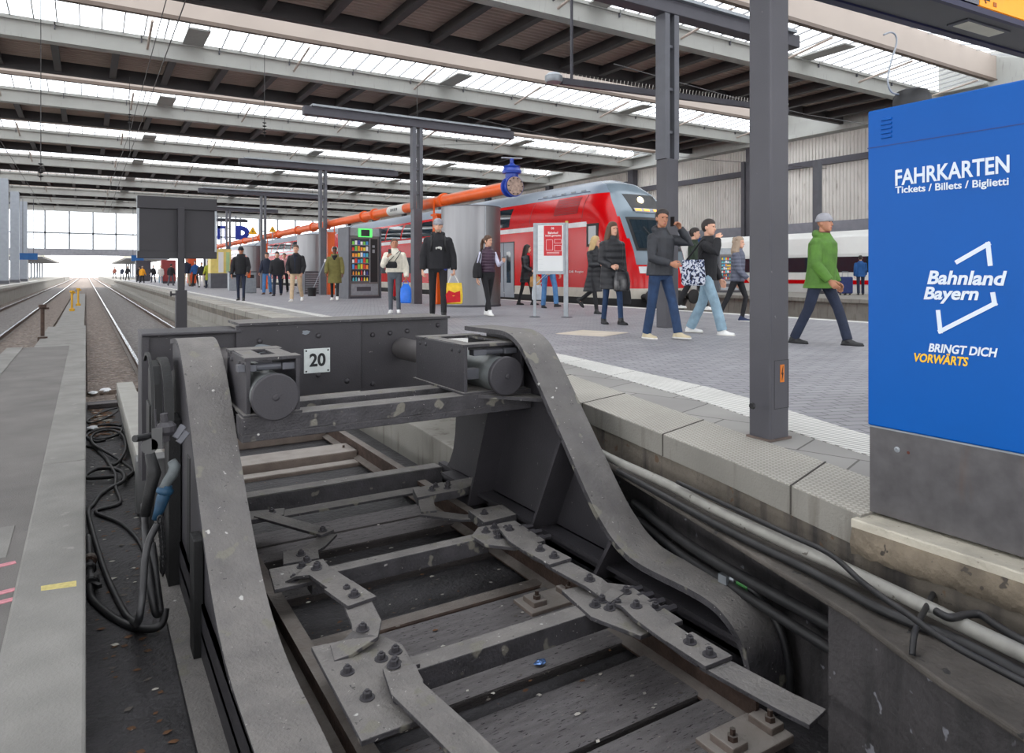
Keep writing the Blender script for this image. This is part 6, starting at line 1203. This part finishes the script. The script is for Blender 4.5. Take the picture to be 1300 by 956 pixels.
# --- left of the vending machine
p6_ = person('person in a long olive open coat with a white headscarf beside the vending machine', 425, 381, 314, 10, (cOLV, .56, .04, .06), (cBLK,) + SLIM, (sWH, soW), 'c', (hDK, 'short'), 0, ((-6, 4), (16, 6)), ((6, 16, 30, 6), (4, 14, 24, 4)), 3, (0, 0), hood=True, bulk=1.06)
m = MB(); m.loft([ell(p6_['Ul'](0, .055, z), .09, .10) for z in (.72, .9, 1.1, 1.3, 1.42, 1.48)]); p6_['add'](m, 'black_top', cBLK, 2)
m = MB(); m.tube([p6_['HDl'](-.08, .02, -.03), p6_['HDl'](-.085, -.0, .05), p6_['HDl'](-.05, .0, .115), p6_['HDl'](.05, .0, .115), p6_['HDl'](.085, -.0, .05), p6_['HDl'](.08, .02, -.03)], .02, 8); p6_['add'](m, 'headscarf', cWHT, 1)
p3 = person('person in a black open jacket and beige trousers walking toward the buffer stop', 376, 382.5, 311, 4, (cBLK, .86, .035, .05), (cBEI, .084, .064, .056), (sWH, soW), 'a', (hBR, 'short'), 0, ((14, 2), (-10, 30)), ((10, 14, 40, 20), (4, 14, 30, 14)), 3, (0, -6), bulk=1.08)
m = MB(); m.loft([ell(p3['Ul'](0, .062, z), .075, .098) for z in (.90, 1.0, 1.15, 1.3, 1.40, 1.45)]); p3['add'](m, 'shirt', cNAVY, 2)
person('person in a dark jacket and dark jeans left of the person in beige trousers', 352, 375.5, 320, 6, (cBLK, .84, .04, .05), (cDJ2,) + STR, (sBK, soB), 'a', (hDK, 'short'), 1, ((12, 4), (-10, 14)), bulk=1.08)
person('person in a dark blue jacket and loose light jeans beside the low metal box', 339, 373.5, 321, 3, (cNAVY, .86, .035, .05), (cMJ, .088, .074, .07), (sBR, soB), 'a', (hDK, 'short'), 1, ((10, 4), (-8, 10)))
person('person in a pale pink top walking just behind the black open jacket', 361, 371, 322, 5, (cloth('top_pink', (206, 150, 150)), .86, .03, .05), (cBLK,) + STR, (sBK, soB), 'a', (hBR, 'short'), 1, ((10, 4), (-8, 10)))
p1 = person('person in black jacket and black beanie, nearest to the platform edge', 306, 381.5, 314, 14, (cBLK, .86, .035, .06), (cDJ2,) + SLIM, (sBK, soB), 'b', None, 0, ((-6, 4), (14, 8)), ((0, 16, 20, 4), (6, 14, 40, 10)), 3, (0, 0), cBLK, True)
bag('orange_bag', 'orange bag strap hanging beside the black beanie walker', p1['U'](-.25, .02, 1.2), p1['right'], p1['fc'], .10, .48, .08, cloth('bag_orange', (214, 92, 44)), p1['U'](-.14, 0, 1.44), 'bag')
bag('backpack', 'dark red backpack on the far side of the black beanie walker', p1['U'](.22, -.14, 1.34), p1['right'], p1['fc'], .26, .42, .2, cloth('pack_red', (96, 32, 36)), p1['U'](.14, -.02, 1.44), 'backpack')
# --- far crowd on the platform
for (u, v, hd, top, leg, sh, hair, lab, phi) in (
    (265, 365.5, 331, (cYGR, .50, .04, .06), cDJ2, sNV, hDK, 'person in a long lime green coat far down the platform', 5),
    (256, 364.5, 333, (cBLK, .84, .03, .05), cWHT, sBK, hDK, 'person in black top and white trousers left of the lime green coat', 5),
    (248, 363.5, 331, (cBLU, .84, .03, .05), cBLK, sBK, hBR, 'person in a bright blue jacket half behind the black and white dressed walker', 0),
    (237, 363.5, 328, (cNAVY, .80, .04, .05), cBEI, sBR, hGR, 'person in a dark coat and pale trousers just right of the sign post', 5),
    (217, 362.5, 335, (cBLK, .84, .04, .05), cGRJ, sBK, hDK, 'person in a black jacket with arms out just left of the sign post', 180),
    (204, 360, 337, (cWHT, .7, .04, .05), cLJ, sWH, hBL, 'person in pale clothes behind a pram-like bag far down the platform', 20),
    (194.5, 358.6, 337, (cBLK, .84, .03, .05), cDJ2, sBK, hBR, 'person in dark clothes between the yellow jacket and the sign post', 4),
    (180.5, 359.5, 338, (cYEL, .80, .04, .05), cBLK, sBK, hGR, 'person in an orange-yellow jacket far down the platform', 180),
    (176.5, 358.3, 338, (cBLK, .84, .03, .05), cBLK, sBK, hDK, 'person in black directly left of the orange-yellow jacket', 180),
    (162, 355.8, 338, (cBLK, .84, .03, .05), cBLK, sBK, hGR, 'person in black left of the dark kiosk block', 180),
    (155, 355, 339, (cNAVY, .84, .03, .05), cDJ2, sBK, hBL, 'fair-haired person in navy far down the platform', 180),
    (145.5, 353.8, 339, (cloth('coat_rust', (122, 70, 58)), .84, .03, .05), cBLK, sBK, hBR, 'person in a rust brown top, farthest walker on the platform', 180)):
    person(lab, u, v, hd, phi, top, (leg,) + STR, (sh, soB), 'a', (hair, 'short'), 2, ((14, 4), (-12, 14)), group='walkers far down the platform')
# --- third platform
p19 = person('person in a blue jacket standing with a suitcase on the far third platform', 0, 0, 1.72, 160, (cBLU, .80, .04, .06), (cDJ2,) + STR, (sBK, soB), 'a', (hDK, 'short'), 1, ((4, 4), (-4, 4)), at=(29.1, 17.95, 0))
sc0 = V((28.2, 18.1, 0)); su = empty('suitcase', sc0, 'navy blue suitcase standing beside the blue-jacketed person on the third platform', 'suitcase')
m = MB(); m.box(sc0 + V((-.28, -.16, .07)), sc0 + V((.28, .16, .80)), rz=-.5); m.build('shell', cloth('case_navy', (34, 46, 92)), su, bevel=.05)
m = MB(); m.tube([sc0 + V((-.12, .06, .78)), sc0 + V((-.12, .06, 1.02)), sc0 + V((.12, -.06, 1.02)), sc0 + V((.12, -.06, .78))], .014, 8); m.build('handle', GALV, su)
for x, y in ((-.2, -.1), (.2, -.1), (-.2, .1), (.2, .1)): m = MB(); m.lathe(sc0 + V((x - .02, y, .035)), (1, 0, 0), [(.035, 0), (.035, .03)], 12); m.build('wheel', BLACK, su)
tp3 = empty('platform_post', (29.0, 20.0, 0), 'grey post on the third platform behind the green jacket', 'post'); m = MB(); m.box((28.85, 19.85, 0), (29.15, 20.15, 6.2)); m.build('shaft', STEELGREY, tp3, bevel=.02); m = MB(); m.box((28.77, 19.77, 0), (29.23, 20.23, .15)); m.build('plinth', DARKSTEEL, tp3)
# ================================================================ light, sky, camera
w = bpy.data.worlds.new('sky'); SC.world = w; w.use_nodes = True; N = w.node_tree.nodes; L = w.node_tree.links
bg_ = N['Background']; tcw = N.new('ShaderNodeTexCoord'); spx = N.new('ShaderNodeSeparateXYZ'); rw = N.new('ShaderNodeValToRGB'); L.new(tcw.outputs['Generated'], spx.inputs[0]); L.new(spx.outputs[2], rw.inputs[0])
rw.color_ramp.elements[0].color = (.86, .87, .89, 1); rw.color_ramp.elements[1].color = (.97, .98, 1, 1); L.new(rw.outputs[0], bg_.inputs[0]); bg_.inputs[1].default_value = SKY_STRENGTH
cam = bpy.data.cameras.new('camera'); co_ = bpy.data.objects.new('camera', cam); COL.objects.link(co_); SC.camera = co_
cam.sensor_width = 36; cam.lens = F / 1300 * 36; cam.shift_y = (VY - 478) / 1300; cam.clip_start = .05; cam.clip_end = 2000
co_.location = (0, 0, H); co_.rotation_euler = (math.pi / 2, 0, -TH)
SC.view_settings.view_transform = 'Standard'; SC.view_settings.look = 'None'; SC.view_settings.gamma = 1; SC.view_settings.use_curve_mapping = False; SC.view_settings.exposure = EXPOSURE
SC.cycles.max_bounces = 8; SC.cycles.diffuse_bounces = 4; SC.cycles.transparent_max_bounces = 16; SC.cycles.use_denoising = True; SC.cycles.sample_clamp_indirect = 8
